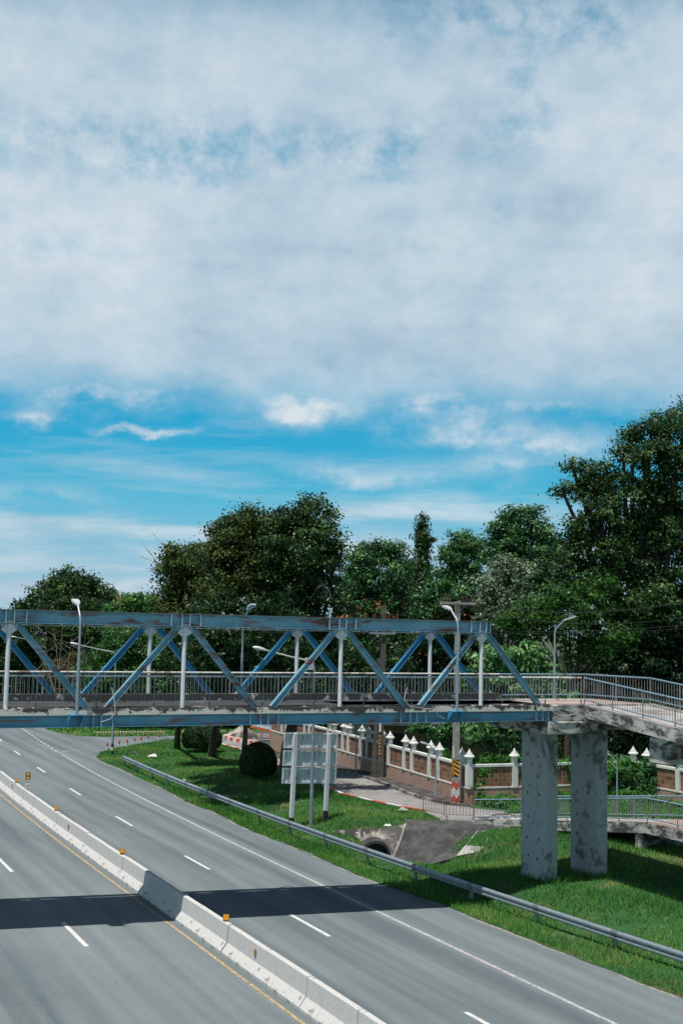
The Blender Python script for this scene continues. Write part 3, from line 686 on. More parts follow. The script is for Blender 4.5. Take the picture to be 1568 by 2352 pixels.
# ------------------------------------------------------------------ lamps
def bridge_lamp(name, label, cat, s, n, z, H, arm, rise, adir, bracket=True, world=None, group=None, mat='lamp_grey', r=.047):
    p = bw(s, n, z) if world is None else world
    t = thing(name, label, cat, p, PH if world is None else 0., group)
    d = Vector((*adir, 0)).normalized()
    pole = MB().tube([(0, 0, 0), (0, 0, H*.62), (0, 0, H*.621)], [r*1.15, r, r*.8], 10)
    bend = [Vector((0, 0, H*.62)), Vector((0, 0, H*.93)), Vector((0, 0, H*.985))+d*.03, Vector((0, 0, H*1.03))+d*.10]
    tip = Vector((0, 0, H*1.03+rise))+d*arm
    pole.tube(bend+[tip], [r*.8, r*.75, r*.72, r*.7, r*.62], 8)
    pole.build('pole', mat, t, True)
    dd = (tip-bend[-1]).normalized(); sd = dd.cross(Vector((0, 0, 1))).normalized()
    q = tip - dd*.04; hm = MB()
    dd2 = Vector((dd.x, dd.y, dd.z*.35)).normalized()
    hm.sweep([(-.07, -.03), (.07, -.03), (.07, .035), (-.07, .035)], q, q+dd2*.14)
    up2 = sd.cross(dd2); a = q+dd2*.12; b = q+dd2*.50
    w0, w1 = .08, .12
    hm.add([a-sd*w0-up2*.03, a+sd*w0-up2*.03, a+sd*w0+up2*.04, a-sd*w0+up2*.04, a+dd2*.12-sd*w1-up2*.035, a+dd2*.12+sd*w1-up2*.035, a+dd2*.12+sd*w1+up2*.045, a+dd2*.12-sd*w1+up2*.045,
            b-sd*w1*.9-up2*.03, b+sd*w1*.9-up2*.03, b+sd*w1*.9+up2*.025, b-sd*w1*.9+up2*.025],
           [(3, 2, 1, 0), (0, 1, 5, 4), (1, 2, 6, 5), (2, 3, 7, 6), (3, 0, 4, 7), (4, 5, 9, 8), (5, 6, 10, 9), (6, 7, 11, 10), (7, 4, 8, 11), (8, 9, 10, 11)])
    h = hm.build('lamp_head', 'lamp_white', t)
    a2 = a+dd2*.14; MB().add([a2-sd*w1*.75-up2*.037, a2+sd*w1*.75-up2*.037, b-dd2*.03+sd*w1*.7-up2*.034, b-dd2*.03-sd*w1*.7-up2*.034], [(0, 1, 2, 3)]).build('lens', 'dark_glass', h)
    if bracket:
        sg = 1 if adir[1] > 0 else -1
        b_ = MB().box(-.22, .22, min(-.10*sg, .30*sg), max(-.10*sg, .30*sg), -.02, 0.)
        for x in (-.215, .2): b_.add([(x, -.10*sg, -.021), (x, .30*sg, -.021), (x, .30*sg, -.36), (x+.015, -.10*sg, -.021), (x+.015, .30*sg, -.021), (x+.015, .30*sg, -.36)], [(0, 1, 2), (5, 4, 3), (0, 3, 4, 1), (1, 4, 5, 2), (2, 5, 3, 0)])
        b_.build('bracket', 'bright_blue_steel', t)
    else: MB().box(-.14, .14, -.14, .14, -.3, .14, .01).build('footing', 'galvanised', t)
    return t
gl = 'lamps mounted on the footbridge'
bridge_lamp('bridge_lamp', 'lamp on the near left bridge edge, curving up past the top chord', 'lamp', -9.22, -.45, 6.93, 3.00, .42, .34, (0, 1), group=gl)
bridge_lamp('bridge_lamp', 'lamp on the near right bridge edge, in front of the utility pole', 'lamp', 4.40, -.45, 6.93, 3.15, .55, .38, (0, 1), group=gl)
bridge_lamp('bridge_lamp', 'lamp whose round head peeks over the middle of the top chord', 'lamp', -2.0, 4.2, 6.93, 3.00, .50, .42, (0, -1), group=gl)
bridge_lamp('bridge_lamp', 'lamp standing behind the landing railing, right of the truss', 'lamp', 11.8, 4.2, 6.93, 3.00, .42, .33, (.8, -.6), group=gl)
gl = 'low garden lamps beside the wall'
bridge_lamp('garden_lamp', 'low grey lamp at the foot of the tiled wall beside the rusty barricades', 'lamp', 0, 0, 0, 2.75, .45, .30, (-1, .2), False, G(1000, 1842), gl)
bridge_lamp('garden_lamp', 'thin blue grey lamp behind the sign, right of its second post', 'lamp', 0, 0, 0, 2.85, .45, .30, (-.8, -.5), False, G(816, 1781), gl)
q = atY(1416, 1800, 68.); bridge_lamp('garden_lamp', 'low lamp right of the far pillar, in front of the overgrown wall', 'lamp', 0, 0, 0, 2.75, .40, .30, (-1, .1), False, (q[0], q[1], float(hb(q[0], q[1]))), gl)
def street_lamp(label, base, H, arm, ring=False):
    t = thing('street_lamp', label, 'street lamp', base, 0, 'tall street lamps by the highway')
    d = Vector((-AC[0], -AC[1], 0)).normalized()
    MB().tube([(0, 0, -.2), (0, 0, H*.5), (0, 0, H*.94), Vector((0, 0, H*.97))+d*.04, Vector((0, 0, H))+d*.22], [.095, .08, .06, .05, .045], 12).build('pole', 'galvanised', t, True)
    a = Vector((0, 0, H))+d*.18; b = a+d*arm+Vector((0, 0, .50))
    MB().tube([a, (a+b)/2+Vector((0, 0, -.02)), b], [.045, .04, .035], 8).build('arm', 'lamp_white', t, True)
    dd = (b-a).normalized(); sd = dd.cross(Vector((0, 0, 1))).normalized(); up = sd.cross(dd)
    pr = [(0, .04, .04), (.12, .07, .06), (.28, .13, .10), (.50, .17, .12), (.68, .14, .10), (.80, .05, .04)]
    vs = []; nn = 10
    for x, w, h in pr:
        for j in range(nn):
            an_ = 2*math.pi*j/nn; vs.append(b + dd*x + sd*w*math.cos(an_) + up*h*(math.sin(an_) if math.sin(an_) > 0 else math.sin(an_)*.7))
    k = len(pr); MB().add(vs, [(i*nn+j, i*nn+(j+1) % nn, (i+1)*nn+(j+1) % nn, (i+1)*nn+j) for i in range(k-1) for j in range(nn)]+[tuple(range((k-1)*nn, k*nn))]).build('lamp_head', 'lamp_white', t, True)
    gl_ = MB(); c = b+dd*.5-up*.07
    gl_.lathe([(.02, -.09), (.09, -.07), (.12, 0)], c, 10); gl_.build('lens', 'dark_glass', t, True)
    if ring:
        MB().lathe([(.10, .0), (.10, .38)], n=12).build('base_band', 'black_paint', t); MB().lathe([(.105, .38), (.105, .62)], n=12).build('base_band', 'kerb_white', t)
        MB().lathe([(.10, .62), (.10, .9)], n=12).build('base_band', 'black_paint', t)
    else: MB().box(-.17, .17, -.17, .17, -.3, .06, .01).build('footing', 'weathered_concrete', t)
q = G(714, 1900); street_lamp('tall street lamp rising between the two posts of the sign', q, 8.15, 2.35)
q = G(258, 1735); street_lamp('street lamp with black and white banded foot on the island tip', q, 7.9, 2.6, True)
q = atY(98, 1610, 160.); street_lamp('farthest street lamp, left of the banded one, on the far lawn', (q[0], q[1], .3), 7.2, 3.2)
# ------------------------------------------------------------------ road sign seen from behind
pL = G(668, 1908); pR = G(746, 1889)
dx = pR-pL; ang = math.atan2(dx[1], dx[0]); Lp = float(np.linalg.norm(dx[:2])); mid = (pL+pR)/2
sg_ = thing('road_sign', 'three panel road sign seen from its white back on two white posts', 'road sign', pL, ang)
sg_.rotation_euler = (0, R(1.6), ang)
hz = float(pR[2]-pL[2])
for x, z in ((0, 0.), (Lp, hz)):
    p = MB().box(x-.10, x+.10, -.10, .10, z+.62, 4.75, .02).build('sign_post', 'white_metal', sg_)
    MB().box(x-.101, x+.101, -.101, .101, z-.5, z+.615).build('black_base', 'black_paint', p)
xm = Lp/2
def sign_panel(zc, w, h, xo):
    x0, x1 = xm-w/2+xo, xm+w/2+xo
    p = MB().box(x0, x1, .125, .14, zc-h/2, zc+h/2).build('sign_panel', 'sign_back', sg_)
    fr = MB(); t_ = .07
    for q in ((x0, x1, zc-h/2, zc-h/2+t_), (x0, x1, zc+h/2-t_, zc+h/2), (x0, x0+t_, zc-h/2+t_, zc+h/2-t_), (x1-t_, x1, zc-h/2+t_, zc+h/2-t_), (x0+.42, x0+.48, zc-h/2+t_, zc+h/2-t_)):
        fr.box(q[0], q[1], .05, .123, q[2], q[3])
    fr.build('panel_frame', 'sign_back', p)
sc_h = .80
for i, zc in enumerate((4.38, 3.52, 2.66)): sign_panel(zc, 2.95, .77, -.02)
#PART4
# ------------------------------------------------------------------ perimeter wall with finial posts
def hitline(x, y, A, B):
    r = ray(x, y); d = B-A; M = np.array([[r[0], -d[0]], [r[1], -d[1]]]); s = np.linalg.solve(M, A); return s[1]*np.linalg.norm(d)
def finial(m, x, y, z):
    m.box(x-.13, x+.13, y-.13, y+.13, z, z+.20, .01)
    m.lathe([(.15, .20), (.18, .215), (.18, .24), (.13, .26), (.16, .285), (.26, .325), (.30, .38), (.285, .43), (.22, .47), (.15, .48), (.21, .495), (.205, .515), (.135, .54), (.165, .555), (.16, .575), (.10, .605), (.12, .615), (.11, .635), (.06, .665), (.075, .675), (.0, .83)], (x, y, z), 10)
def wall(root, A, B, posts, zb=.38, finals=True, roott=None):
    d = B-A; Ld = float(np.linalg.norm(d)); a = math.atan2(d[1], d[0]); rl = np.array(root.location)
    def put(m, name, mat):
        o = m.build(name, mat, root); o.location = (A[0]-rl[0], A[1]-rl[1], 0); o.rotation_euler = (0, 0, a); return o
    put(MB().box(0, Ld, -.11, .11, -.3, zb+.86), 'wall_base', 'wall_brown')
    put(MB().box(0, Ld, -.13, .13, zb+.863, zb+.94), 'lower_band', 'wall_white')
    put(MB().box(0, Ld, -.06, .06, zb+.943, zb+2.02), 'tile_panel', 'laterite_tile')
    put(MB().box(0, Ld, -.12, .12, zb+2.023, zb+2.17, .01), 'coping', 'wall_white')
    for p in posts:
        o = put(MB().box(p-.165, p+.165, -.165, .165, zb+.87, zb+2.21), 'wall_post', 'wall_white')
        f = MB(); finial(f, p, 0, zb+2.213); f.build('finial', 'wall_white', o, False)
w1 = thing('perimeter_wall', 'white posted wall with brown tile panels receding along the lane', 'wall', (*wallC, 0))
px1 = [1061, 1009.5, 990, 949.7, 931.5, 895.7, 880, 846.6, 831, 802.8, 790.3, 766, 752.7, 735, 722]
ps = [hitline(x, 1690, wallC, wallM) for x in px1]; LM = np.linalg.norm(wallM-wallC)
wall(w1, wallC, wallM, [p for p in ps if .5 < p < LM-.2])
wall(w1, wallM, wallE, [.5, 1.6, 6., 7.2, 12, 13.2])
w2 = thing('perimeter_wall', 'wall with brown tile panels facing the viewer behind the concrete pillars', 'wall', (*wallC, 0))
W1 = atZ(1453, 1715.7, 3.34)[:2]; W2 = atZ(1559, 1731, 3.34)[:2]; W3 = W2 + (W2-W1)/np.linalg.norm(W2-W1)*9
wall(w2, wallC, W1, [0., hitline(1180, 1740, wallC, W1), 5.2, 7.6, np.linalg.norm(W1-wallC)])
wall(w2, W1, W3, [hitline(1484, 1740, W1, W2), np.linalg.norm(W2-W1), np.linalg.norm(W2-W1)+1.6, np.linalg.norm(W2-W1)+6.])
# ------------------------------------------------------------------ barricades
def barricade(a, b, label):
    a = np.array(a); b = np.array(b); d = b-a; Ld = float(np.linalg.norm(d[:2])); t = thing('barricade', label, 'barricade', a, math.atan2(d[1], d[0]), 'rusty barricades across the lane')
    h = 1.0; m = MB()
    m.tube([(0, 0, .25), (0, 0, h)], .018, 6).tube([(Ld, 0, .25), (Ld, 0, h)], .018, 6)
    m.tube([(0, 0, h), (Ld, 0, h)], .018, 6).tube([(0, 0, .28), (Ld, 0, .28)], .018, 6).build('frame', 'rust_steel', t)
    m = MB(); k = 8
    for i in range(1, k): m.tube([(Ld*i/k, 0, .28), (Ld*i/k, 0, h)], .011, 5)
    m.build('bars', 'rust_steel', t)
    for x in (0.02, Ld-.02): MB().tube([(x, -.30, .0), (x, -.28, .10), (x, -.10, .16), (x, 0, .30), (x, .10, .16), (x, .28, .10), (x, .30, 0)], .016, 6).build('foot', 'rust_steel', t)
    return t
barricade(G(971, 1873.5, .04), G(1019, 1884, .04), 'rusty barricade standing beside the end of the painted kerb')
barricade(G(1024, 1884, .04), G(1086, 1884, .04), 'rusty barricade between the other barricade and the blue railing')
# ------------------------------------------------------------------ kerb posts on the island tip
lb = ['nearest the banded lamp post on its left', 'first to the right of the banded lamp post', 'second to the right of the banded lamp post', 'third to the right of the banded lamp post', 'third from the tree end of the row', 'second from the tree end of the row', 'standing last in the row, nearest the tree trunk']
pr_ = None
for (x, y), l_ in zip([(246.4, 1724), (273.4, 1718.5), (291.8, 1716), (309, 1711.5), (324, 1709.5), (339.6, 1706.5), (365.4, 1702.8)], lb):
    q = G(x, y)
    if pr_ is None:
        pr_ = thing('kerb_post', '', 'bollard', group='red and white posts along the island kerb')
        MB().lathe([(.075, -.1), (.075, .36)], n=10).build('white_post', 'kerb_white', pr_); MB().lathe([(.077, .36), (.077, .60), (.06, .63)], n=10).build('red_top', 'kerb_red', pr_); t = pr_
    else: t = dup(pr_)
    t['label'] = 'red topped white post ' + l_; t.location = tuple(q)
# yellow edging posts across the side road
m = MB(); a = G(225, 1689.5); b = G(522, 1686.)
k = int(np.linalg.norm(b-a)/.26)
for i in range(k):
    p = a+(b-a)*i/k
    if .52 < i/k < .62: continue
    m.lathe([(.11, -.1), (.115, .30+random.uniform(-.03, .03)), (.08, .36)], p-a, 8)
e_ = m.build('edging_fence', 'yellow_post'); e_.location = tuple(a); tag(e_, 'long low row of pale yellow rounded edging posts across the side road', 'edging')
# striped kerb island with rock
t0 = G(556, 1703); t = thing('striped_kerb', 'curved kerb painted in red and white stripes beyond the topiary bushes', 'kerb', t0)
sp = [G(*p)-t0 for p in [(519, 1696), (527, 1701), (540, 1704), (556, 1706.5), (572, 1709), (585, 1711), (594, 1712)]]
mr, mw = MB(), MB(); k = 0
for a, b in zip(sp[:-1], sp[1:]):
    for j in range(2):
        p = Vector(a+(b-a)*j/2); q = Vector(a+(b-a)*(j+1)/2); (mr if k % 2 else mw).beam(p+Vector((0, 0, .15)), q+Vector((0, 0, .15)), .5, .42); k += 1
mr.build('red_stripes', 'kerb_red', t); mw.build('white_stripes', 'kerb_white', t)
q = G(548, 1699); rk = MB().lathe([(1.3, -.2), (1.1, .4), (.6, 1.0), (.12, 1.45)], n=7).build('rock', 'weathered_concrete'); rk.location = (q[0]+.2, q[1]+1.6, q[2]); rk.scale = (1.3, .9, .8); tag(rk, 'grey pointed rock behind the striped kerb', 'rock')
# orange framed notice board
q = G(597, 1703); q[1] += 3; bt = thing('notice_board', 'white notice board in an orange frame leaning beside the tree trunks', 'notice board', q, R(-22)); bt.rotation_euler = (0, R(8), R(-22))
MB().box(-1.3, 1.3, -.05, .05, .75, 2.75).build('frame', 'orange_frame', bt)
pn = MB().box(-1.12, 1.12, -.065, -.052, .95, 2.58).build('board', 'board_white', bt)
text('ยินดีต้อนรับ', .42, (0, -.07, 1.35), (R(90), 0, 0), 'roof_grey', pn, 'lettering')
for x in (-.1, .75): MB().box(x-.06, x+.06, -.04, .04, -.3, .76).build('leg', 'orange_frame', bt)
# ------------------------------------------------------------------ culvert
ct = thing('culvert_headwall', 'sloping blackened concrete culvert headwall with a round drain pipe and the number 31', 'culvert', atZ(940, 1900, .35))
co = np.array(ct.location)
def cq(x, y, z): return atZ(x, y, z)-co
TL = cq(764, 1908, .12); TM = cq(887, 1900, .30); TR = cq(931, 1893, .42); BL = cq(748, 1950, -.7); BM = cq(902, 1972, -.95)
T2 = cq(1168, 1898, .45); T2b = cq(1095, 1910, .28); B2 = cq(963, 1992, -1.15); B3 = cq(1051, 1968, -.55); B4 = cq(1183, 1920, .10)
def thick(P, t=.25, name='x', mat='weathered_concrete'):
    P = [Vector(p) for p in P]; n = (P[1]-P[0]).cross(P[2]-P[0]).normalized()
    if n.y > 0: n = -n
    k = len(P); return MB().add(P+[p-n*t for p in P], [tuple(range(k)), tuple(range(2*k-1, k-1, -1))]+[(i, (i+1) % k, k+(i+1) % k, k+i) for i in range(k)]).build(name, mat, ct)
hw = thick([TL, TM, TR, BM, BL], .3, 'headwall')
thick([TR, T2b, B3, B2, BM], .3, 'wing_slope', 'dark_concrete'); thick([T2b, T2, B4, B3], .3, 'wing_slope', 'weathered_concrete')
thick([TR+np.array([0, .0, .0]), TR+np.array([0, 1.2, .06]), T2+np.array([0, 1.2, .03]), T2, T2b], .25, 'top_slab', 'dark_concrete')
thick([cq(1047, 1966, -.5), cq(1068, 1941, -.1), cq(1112, 1945, .0), cq(1095, 1957, -.2)], .12, 'broken_edge', 'floor_concrete')
MB().tube([TR+np.array([0, -.02, .02]), (TR+BM)/2+np.array([.04, -.03, .03]), BM+np.array([0, -.03, 0])], .055, 6).build('mortar_edge', 'floor_concrete', ct); MB().tube([T2b+np.array([0, -.02, .0]), B3+np.array([0, -.03, 0])], .04, 6).build('mortar_edge', 'floor_concrete', ct)
n_ = Vector(TM-TL).cross(Vector(BL-TL)).normalized(); n_ = n_ if n_.y < 0 else -n_
pc = Vector(cq(861, 1963, -.62))
ax = Vector((n_.x, n_.y, 0)).normalized()
mp = MB(); so = ax*.38; nn = 24; ro_, ri = .70, .58; sx = ax.cross(Vector((0, 0, 1))).normalized()
ringp = lambda c, r: [c + sx*r*math.cos(2*math.pi*i/nn) + Vector((0, 0, 1))*r*math.sin(2*math.pi*i/nn) for i in range(nn)]
mp.add(ringp(pc-ax*.8, ro_)+ringp(pc+so, ro_)+ringp(pc+so, ri)+ringp(pc-ax*.8, ri), [(k*nn+i, k*nn+(i+1) % nn, (k+1)*nn+(i+1) % nn, (k+1)*nn+i) for k in range(3) for i in range(nn)])
mp.build('drain_pipe', 'dark_concrete', ct, True)
MB().add(ringp(pc+so*.1, ri), [tuple(range(nn))]).build('pipe_shade_disc', 'black_paint', ct)  # flat black disc closing the pipe, painted for the shade inside
q = (TL+TM)*.5; uu = Vector(TM-TL).normalized(); vv = n_.cross(uu).normalized(); vv = vv if vv.z > 0 else -vv
tx = text('31', .62, (0, 0, 0), (0, 0, 0), 'kerb_white', hw, 'painted_number')
M_ = Matrix(((uu.x, vv.x, n_.x, 0), (uu.y, vv.y, n_.y, 0), (uu.z, vv.z, n_.z, 0), (0, 0, 0, 1)))
pt = Vector(TL)+(Vector(TM)-Vector(TL))*.52 - vv*.38 + n_*.008; M_.translation = pt; tx.matrix_local = M_
# litter
def litter(label, q, s_, mat='plastic_white'):
    rr = random.Random(label); m = MB(); k = 9; vs = []
    for i in range(k): a = 2*math.pi*i/k; vs.append((s_*math.cos(a)*rr.uniform(.6, 1.1), s_*.6*math.sin(a)*rr.uniform(.6, 1.1), rr.uniform(.0, .06)))
    vs += [(x*.5, y*.5, z+s_*rr.uniform(.15, .5)) for x, y, z in vs]
    m.add(vs, [(i, (i+1) % k, k+(i+1) % k, k+i) for i in range(k)]+[tuple(range(k, 2*k))])
    o = m.build('litter', mat); o.location = tuple(q); tag(o, label, 'litter')
litter('crumpled white plastic bag on the grass above the culvert pipe', G(890, 1898, .2), .22)
litter('flat pale rubble piece in the grass beside the painted kerb end', G(925, 1862, .12), .35, 'floor_concrete')
litter('white foam box lying on the grass near the start of the guardrail', G(352, 1738, .12), .45)
litter('small scrap of white paper behind the guardrail posts', G(423, 1793, .15), .14)
# ------------------------------------------------------------------ utility poles and wires
def pole_pt(x, y, Y): return atY(x, y, Y)
ub = G(1045, 1848); ut = atY(1049, 1381, ub[1])
u1 = thing('utility_pole', 'concrete utility pole with striped foot standing at the wall corner', 'utility pole', ub, R(14))
Hp = float(ut[2]-ub[2]); lx = float(ut[0]-ub[0])
def taper(m, z0, z1, w0, w1, lean=0.): return m.add([(-w0+lean*z0, -w0, z0), (w0+lean*z0, -w0, z0), (w0+lean*z0, w0, z0), (-w0+lean*z0, w0, z0), (-w1+lean*z1, -w1, z1), (w1+lean*z1, -w1, z1), (w1+lean*z1, w1, z1), (-w1+lean*z1, w1, z1)], [(3, 2, 1, 0), (4, 5, 6, 7), (0, 1, 5, 4), (1, 2, 6, 5), (2, 3, 7, 6), (3, 0, 4, 7)])
wz = lambda z: .17 - .055*z/Hp
pm = taper(MB(), -.5, Hp, wz(-.5), wz(Hp)); pm.build('pole', 'pole_concrete', u1)
def band(z0, z1, mat, name, sh=0.):       # chevron bands wrapped round the two visible faces
    w = wz(z0)+.004
    m = MB(); m.add([(-w, -w, z0+sh), (w, -w, z0-sh*0+sh), (w, -w, z1+sh), (-w, -w, z1+sh)], [(0, 1, 2, 3)])
    return m
def chev(z0, dz, mat, name, drop):         # V shape on front face + left face continuation
    w = wz(0)+.006; m = MB()
    m.add([(-w, -w, z0), (0, -w-.001, z0-drop), (w, -w, z0), (w, -w, z0+dz), (0, -w-.001, z0+dz-drop), (-w, -w, z0+dz)], [(0, 1, 4, 5), (1, 2, 3, 4)])
    m.add([(-w, w, z0-drop), (-w, -w, z0), (-w, -w, z0+dz), (-w, w, z0+dz-drop)], [(0, 1, 2, 3)])
    m.add([(w, -w, z0), (w, w, z0-drop), (w, w, z0+dz-drop), (w, -w, z0+dz)], [(0, 1, 2, 3)]); m.build(name, mat, u1)
wb = wz(0)+.002; MB().box(-wb, wb, -wb, wb, -.1, 1.12).build('white_band', 'kerb_white', u1)
for z0 in (.20, .98): chev(z0+.02, .34, 'kerb_red', 'red_chevron', .22)
yb = MB(); kb = MB(); w = wz(1.6)+.004
kb.box(-w, w, -w, w, 1.50, 2.42); w += .003
for k in range(4):
    z = 1.50+k*.23
    zz = lambda q: min(max(q, 1.50), 2.42)
    for (x0, y0, x1, y1) in ((-w, -w, w, -w),):
        yb.add([(x0, y0, zz(z+.21)), (x1, y1, zz(z)), (x1, y1, zz(z+.115)), (x0, y0, zz(z+.325))], [(0, 1, 2, 3)])
    yb.add([(-w, w, zz(z+.21)), (-w, -w, zz(z)), (-w, -w, zz(z+.115)), (-w, w, zz(z+.325))], [(0, 1, 2, 3)])
kb.build('black_band', 'black_paint', u1); yb.build('yellow_stripes', 'reflector_orange', u1)
pl = MB().box(-wz(3)-.012, -wz(3)-.002, -.13, .10, 2.50, 3.15).build('number_plate', 'plastic_white', u1)
cz = float(atY(1049, 1386, ub[1])[2]-ub[2])
xl = float(atY(1005.5, 1385, ub[1])[0]-ub[0]); xr = float(atY(1092, 1387, ub[1])[0]-ub[0])
ca = MB().box(xl, xr, -.22, -.12, cz-.06, cz+.07).build('crossarm', 'pole_concrete', u1)
def insul(parent, x, y, z, h, mat, r=.07):
    pr = []; k = 5
    for i in range(k): pr += [(r*.45, h*i/k), (r, h*(i+.35)/k), (r, h*(i+.5)/k), (r*.45, h*(i+.7)/k)]
    MB().lathe(pr+[(r*.5, h)], (x, y, z), 8).build('insulator', mat, parent)
for x in (-1.0, -.80, -.62): insul(ca, x+.05, -.17, cz+.075, .36, 'insulator_brown', .06)
for x in (.27, .46, .76, .92): insul(ca, x, -.17, cz+.075, .34, 'insulator_brown', .075 if x < .5 else .05)
for x0 in (-.75, .2, .72):
    m = MB()
    for i in range(6): m.lathe([(.03, -.01), (.055, 0), (.03, .01)], (x0+i*.085, -.30, cz-.10-i*.01), 8)
    m.build('strain_insulator', 'insulator_brown', ca)
MB().tube([(-.62, -.14, cz-.06), (-.10, -.12, cz-.80)], .022, 5).tube([(.42, -.14, cz-.06), (.10, -.12, cz-.42)], .022, 5).build('brace', 'galvanised', ca)
vb = G(872, 1788); vt = atY(882, 1390, vb[1])
u2 = thing('utility_pole', 'old dark double utility pole standing in front of the tiled wall', 'utility pole', vb)
H2 = float(vt[2]-vb[2]); ln = float(vt[0]-vb[0])/H2
taper(MB(), -.4, H2, .20, .14, ln).build('pole', 'old_pole', u2)
m = taper(MB(), -.4, 7.6, .15, .10, .03); o = m.build('second_pole', 'old_pole', u2); o.location = (-.42, -.1, 0)
w = .215; sm = MB(); kb = MB()
kb.box(-.19, .14, -.225, -.215, 1.55, 2.9)
for k in range(6): sm.add([(-.10+.0, -.228, 1.55+k*.22), (.0, -.228, 1.45+k*.22+.08), (.0, -.228, 1.60+k*.22), (-.10, -.228, 1.66+k*.22)], [(0, 1, 2, 3)])
sm.build('yellow_stripes', 'reflector_orange', u2); MB().box(-.11, .01, -.23, -.21, 2.95, 3.9).build('number_plate', 'plastic_white', u2)
zc1 = float(atY(878, 1455, vb[1])[2]-vb[2]); zc2 = float(atY(878, 1424, vb[1])[2]-vb[2])
xa = float(atY(848, 1455, vb[1])[0]-vb[0]); xb = float(atY(908, 1455, vb[1])[0]-vb[0])
MB().box(xa, xb, -.30, -.20, zc1-.05, zc1+.06).build('crossarm', 'galvanised', u2)
ca2 = MB().box(xa-.2, xb+.2, -.30, -.20, zc2-.05, zc2+.06).build('crossarm', 'old_pole', u2)
for x in (838, 860, 893, 912): insul(ca2, float(atY(x, 1424, vb[1])[0]-vb[0]), -.25, zc2+.06, .36, 'insulator_red', .075)
def wire(a, b, sag, label, r=.018, mat='cable_black'):
    a = Vector(a); b = Vector(b); pts = []
    for i in range(15): t = i/14; p = a.lerp(b, t); p.z -= sag*4*t*(1-t); pts.append(p-a)
    o = MB().tube(pts, r, 5).build('power_line', mat); o.location = a; tag(o, label, 'power line', 'overhead power lines')
ubx = float(ub[1])
P1_ = lambda x, y, Y=ubx: atY(x, y, Y)
wire(P1_(1108, 1390), atY(1620, 1372, 62), .55, 'uppermost black power line from the crossarm to the right edge', .013)
wire(P1_(1090, 1386), atY(1620, 1374, 60), .60, 'black power line just under the uppermost one on the right', .013)
wire(P1_(1040, 1387), atY(1620, 1411, 60), .75, 'middle black power line sagging to the right past the lamp', .013)
wire(P1_(1052, 1446), atY(1640, 1430, 60), .25, 'lower black power line leaving level with the top chord end', .013)
wire(P1_(1052, 1450), atY(1640, 1437, 58), .25, 'lowest black power line on the right of the pole', .012)
wire(P1_(1007, 1388), atY(912, 1412, vb[1]), .25, 'power line from the left crossarm tip to the old pole', .016)
wire(P1_(1045, 1400), atY(860, 1414, vb[1]), .5, 'power line sagging between the two utility poles', .016)
wire(P1_(1045, 1410), atY(838, 1414, vb[1]), .7, 'lowest power line between the two utility poles', .014)
wire(atY(838, 1412, vb[1]), atY(700, 1400, 120), .7, 'power line leaving the old pole towards the big tree', .016)
# ------------------------------------------------------------------ buildings behind the trees
def gable(label, c, w, d, h, rh, roofmat, wallmat='plaster', rz=0.):
    t = thing('house', label, 'house', (*c, 0), rz)
    wl = MB().box(-w/2, w/2, -d/2, d/2, -.5, h).build('wall', wallmat, t)
    o_ = .7; MB().add([(-w/2-o_, -d/2-o_, h-.1), (w/2+o_, -d/2-o_, h-.1), (w/2+o_, d/2+o_, h-.1), (-w/2-o_, d/2+o_, h-.1), (-w/2-o_, 0, h+rh), (w/2+o_, 0, h+rh), (-w/2-o_, -d/2-o_, h+.1), (w/2+o_, -d/2-o_, h+.1), (w/2+o_, d/2+o_, h+.1), (-w/2-o_, d/2+o_, h+.1), (-w/2-o_, 0, h+rh+.22), (w/2+o_, 0, h+rh+.22)],
        [(0, 1, 5, 4), (2, 3, 4, 5), (7, 6, 10, 11), (9, 8, 11, 10), (0, 6, 7, 1), (2, 8, 9, 3), (0, 4, 10, 6), (4, 3, 9, 10), (1, 7, 11, 5), (5, 11, 8, 2)]).build('roof', roofmat, t)
    MB().add([(-w/2, -d/2, h-.1), (-w/2, d/2, h-.1), (-w/2, 0, h+rh-.3), (w/2, -d/2, h-.1), (w/2, d/2, h-.1), (w/2, 0, h+rh-.3)], [(0, 1, 2), (5, 4, 3)]).build('gable_wall', wallmat, t)
    k = max(2, int(w/3))
    for i in range(k):
        x = -w/2+w*(i+.5)/k
        MB().box(x-.55, x+.55, -d/2-.06, -d/2-.01, h*.35, h*.75).build('window', 'window_dark', wl)
    return t
gable('temple hall with steep orange tiled roof glimpsed through the middle trees', (6.6, 130.), 13, 10, 7.2, 5.6, 'roof_orange', rz=R(8))
gable('low house with dark grey roof behind the receding tiled wall', (10.5, 99.), 14, 8, 2.9, 1.5, 'roof_grey', 'stone_tan', R(-10))
gable('white house at the left edge seen between the bridge posts', (-54., 205.), 16, 10, 6.5, 2., 'roof_grey', 'plaster', R(20))
gable('distant house whose orange roof shows above the left trees', (-36., 190.), 10, 8, 10.5, 3.4, 'roof_orange', rz=R(5))
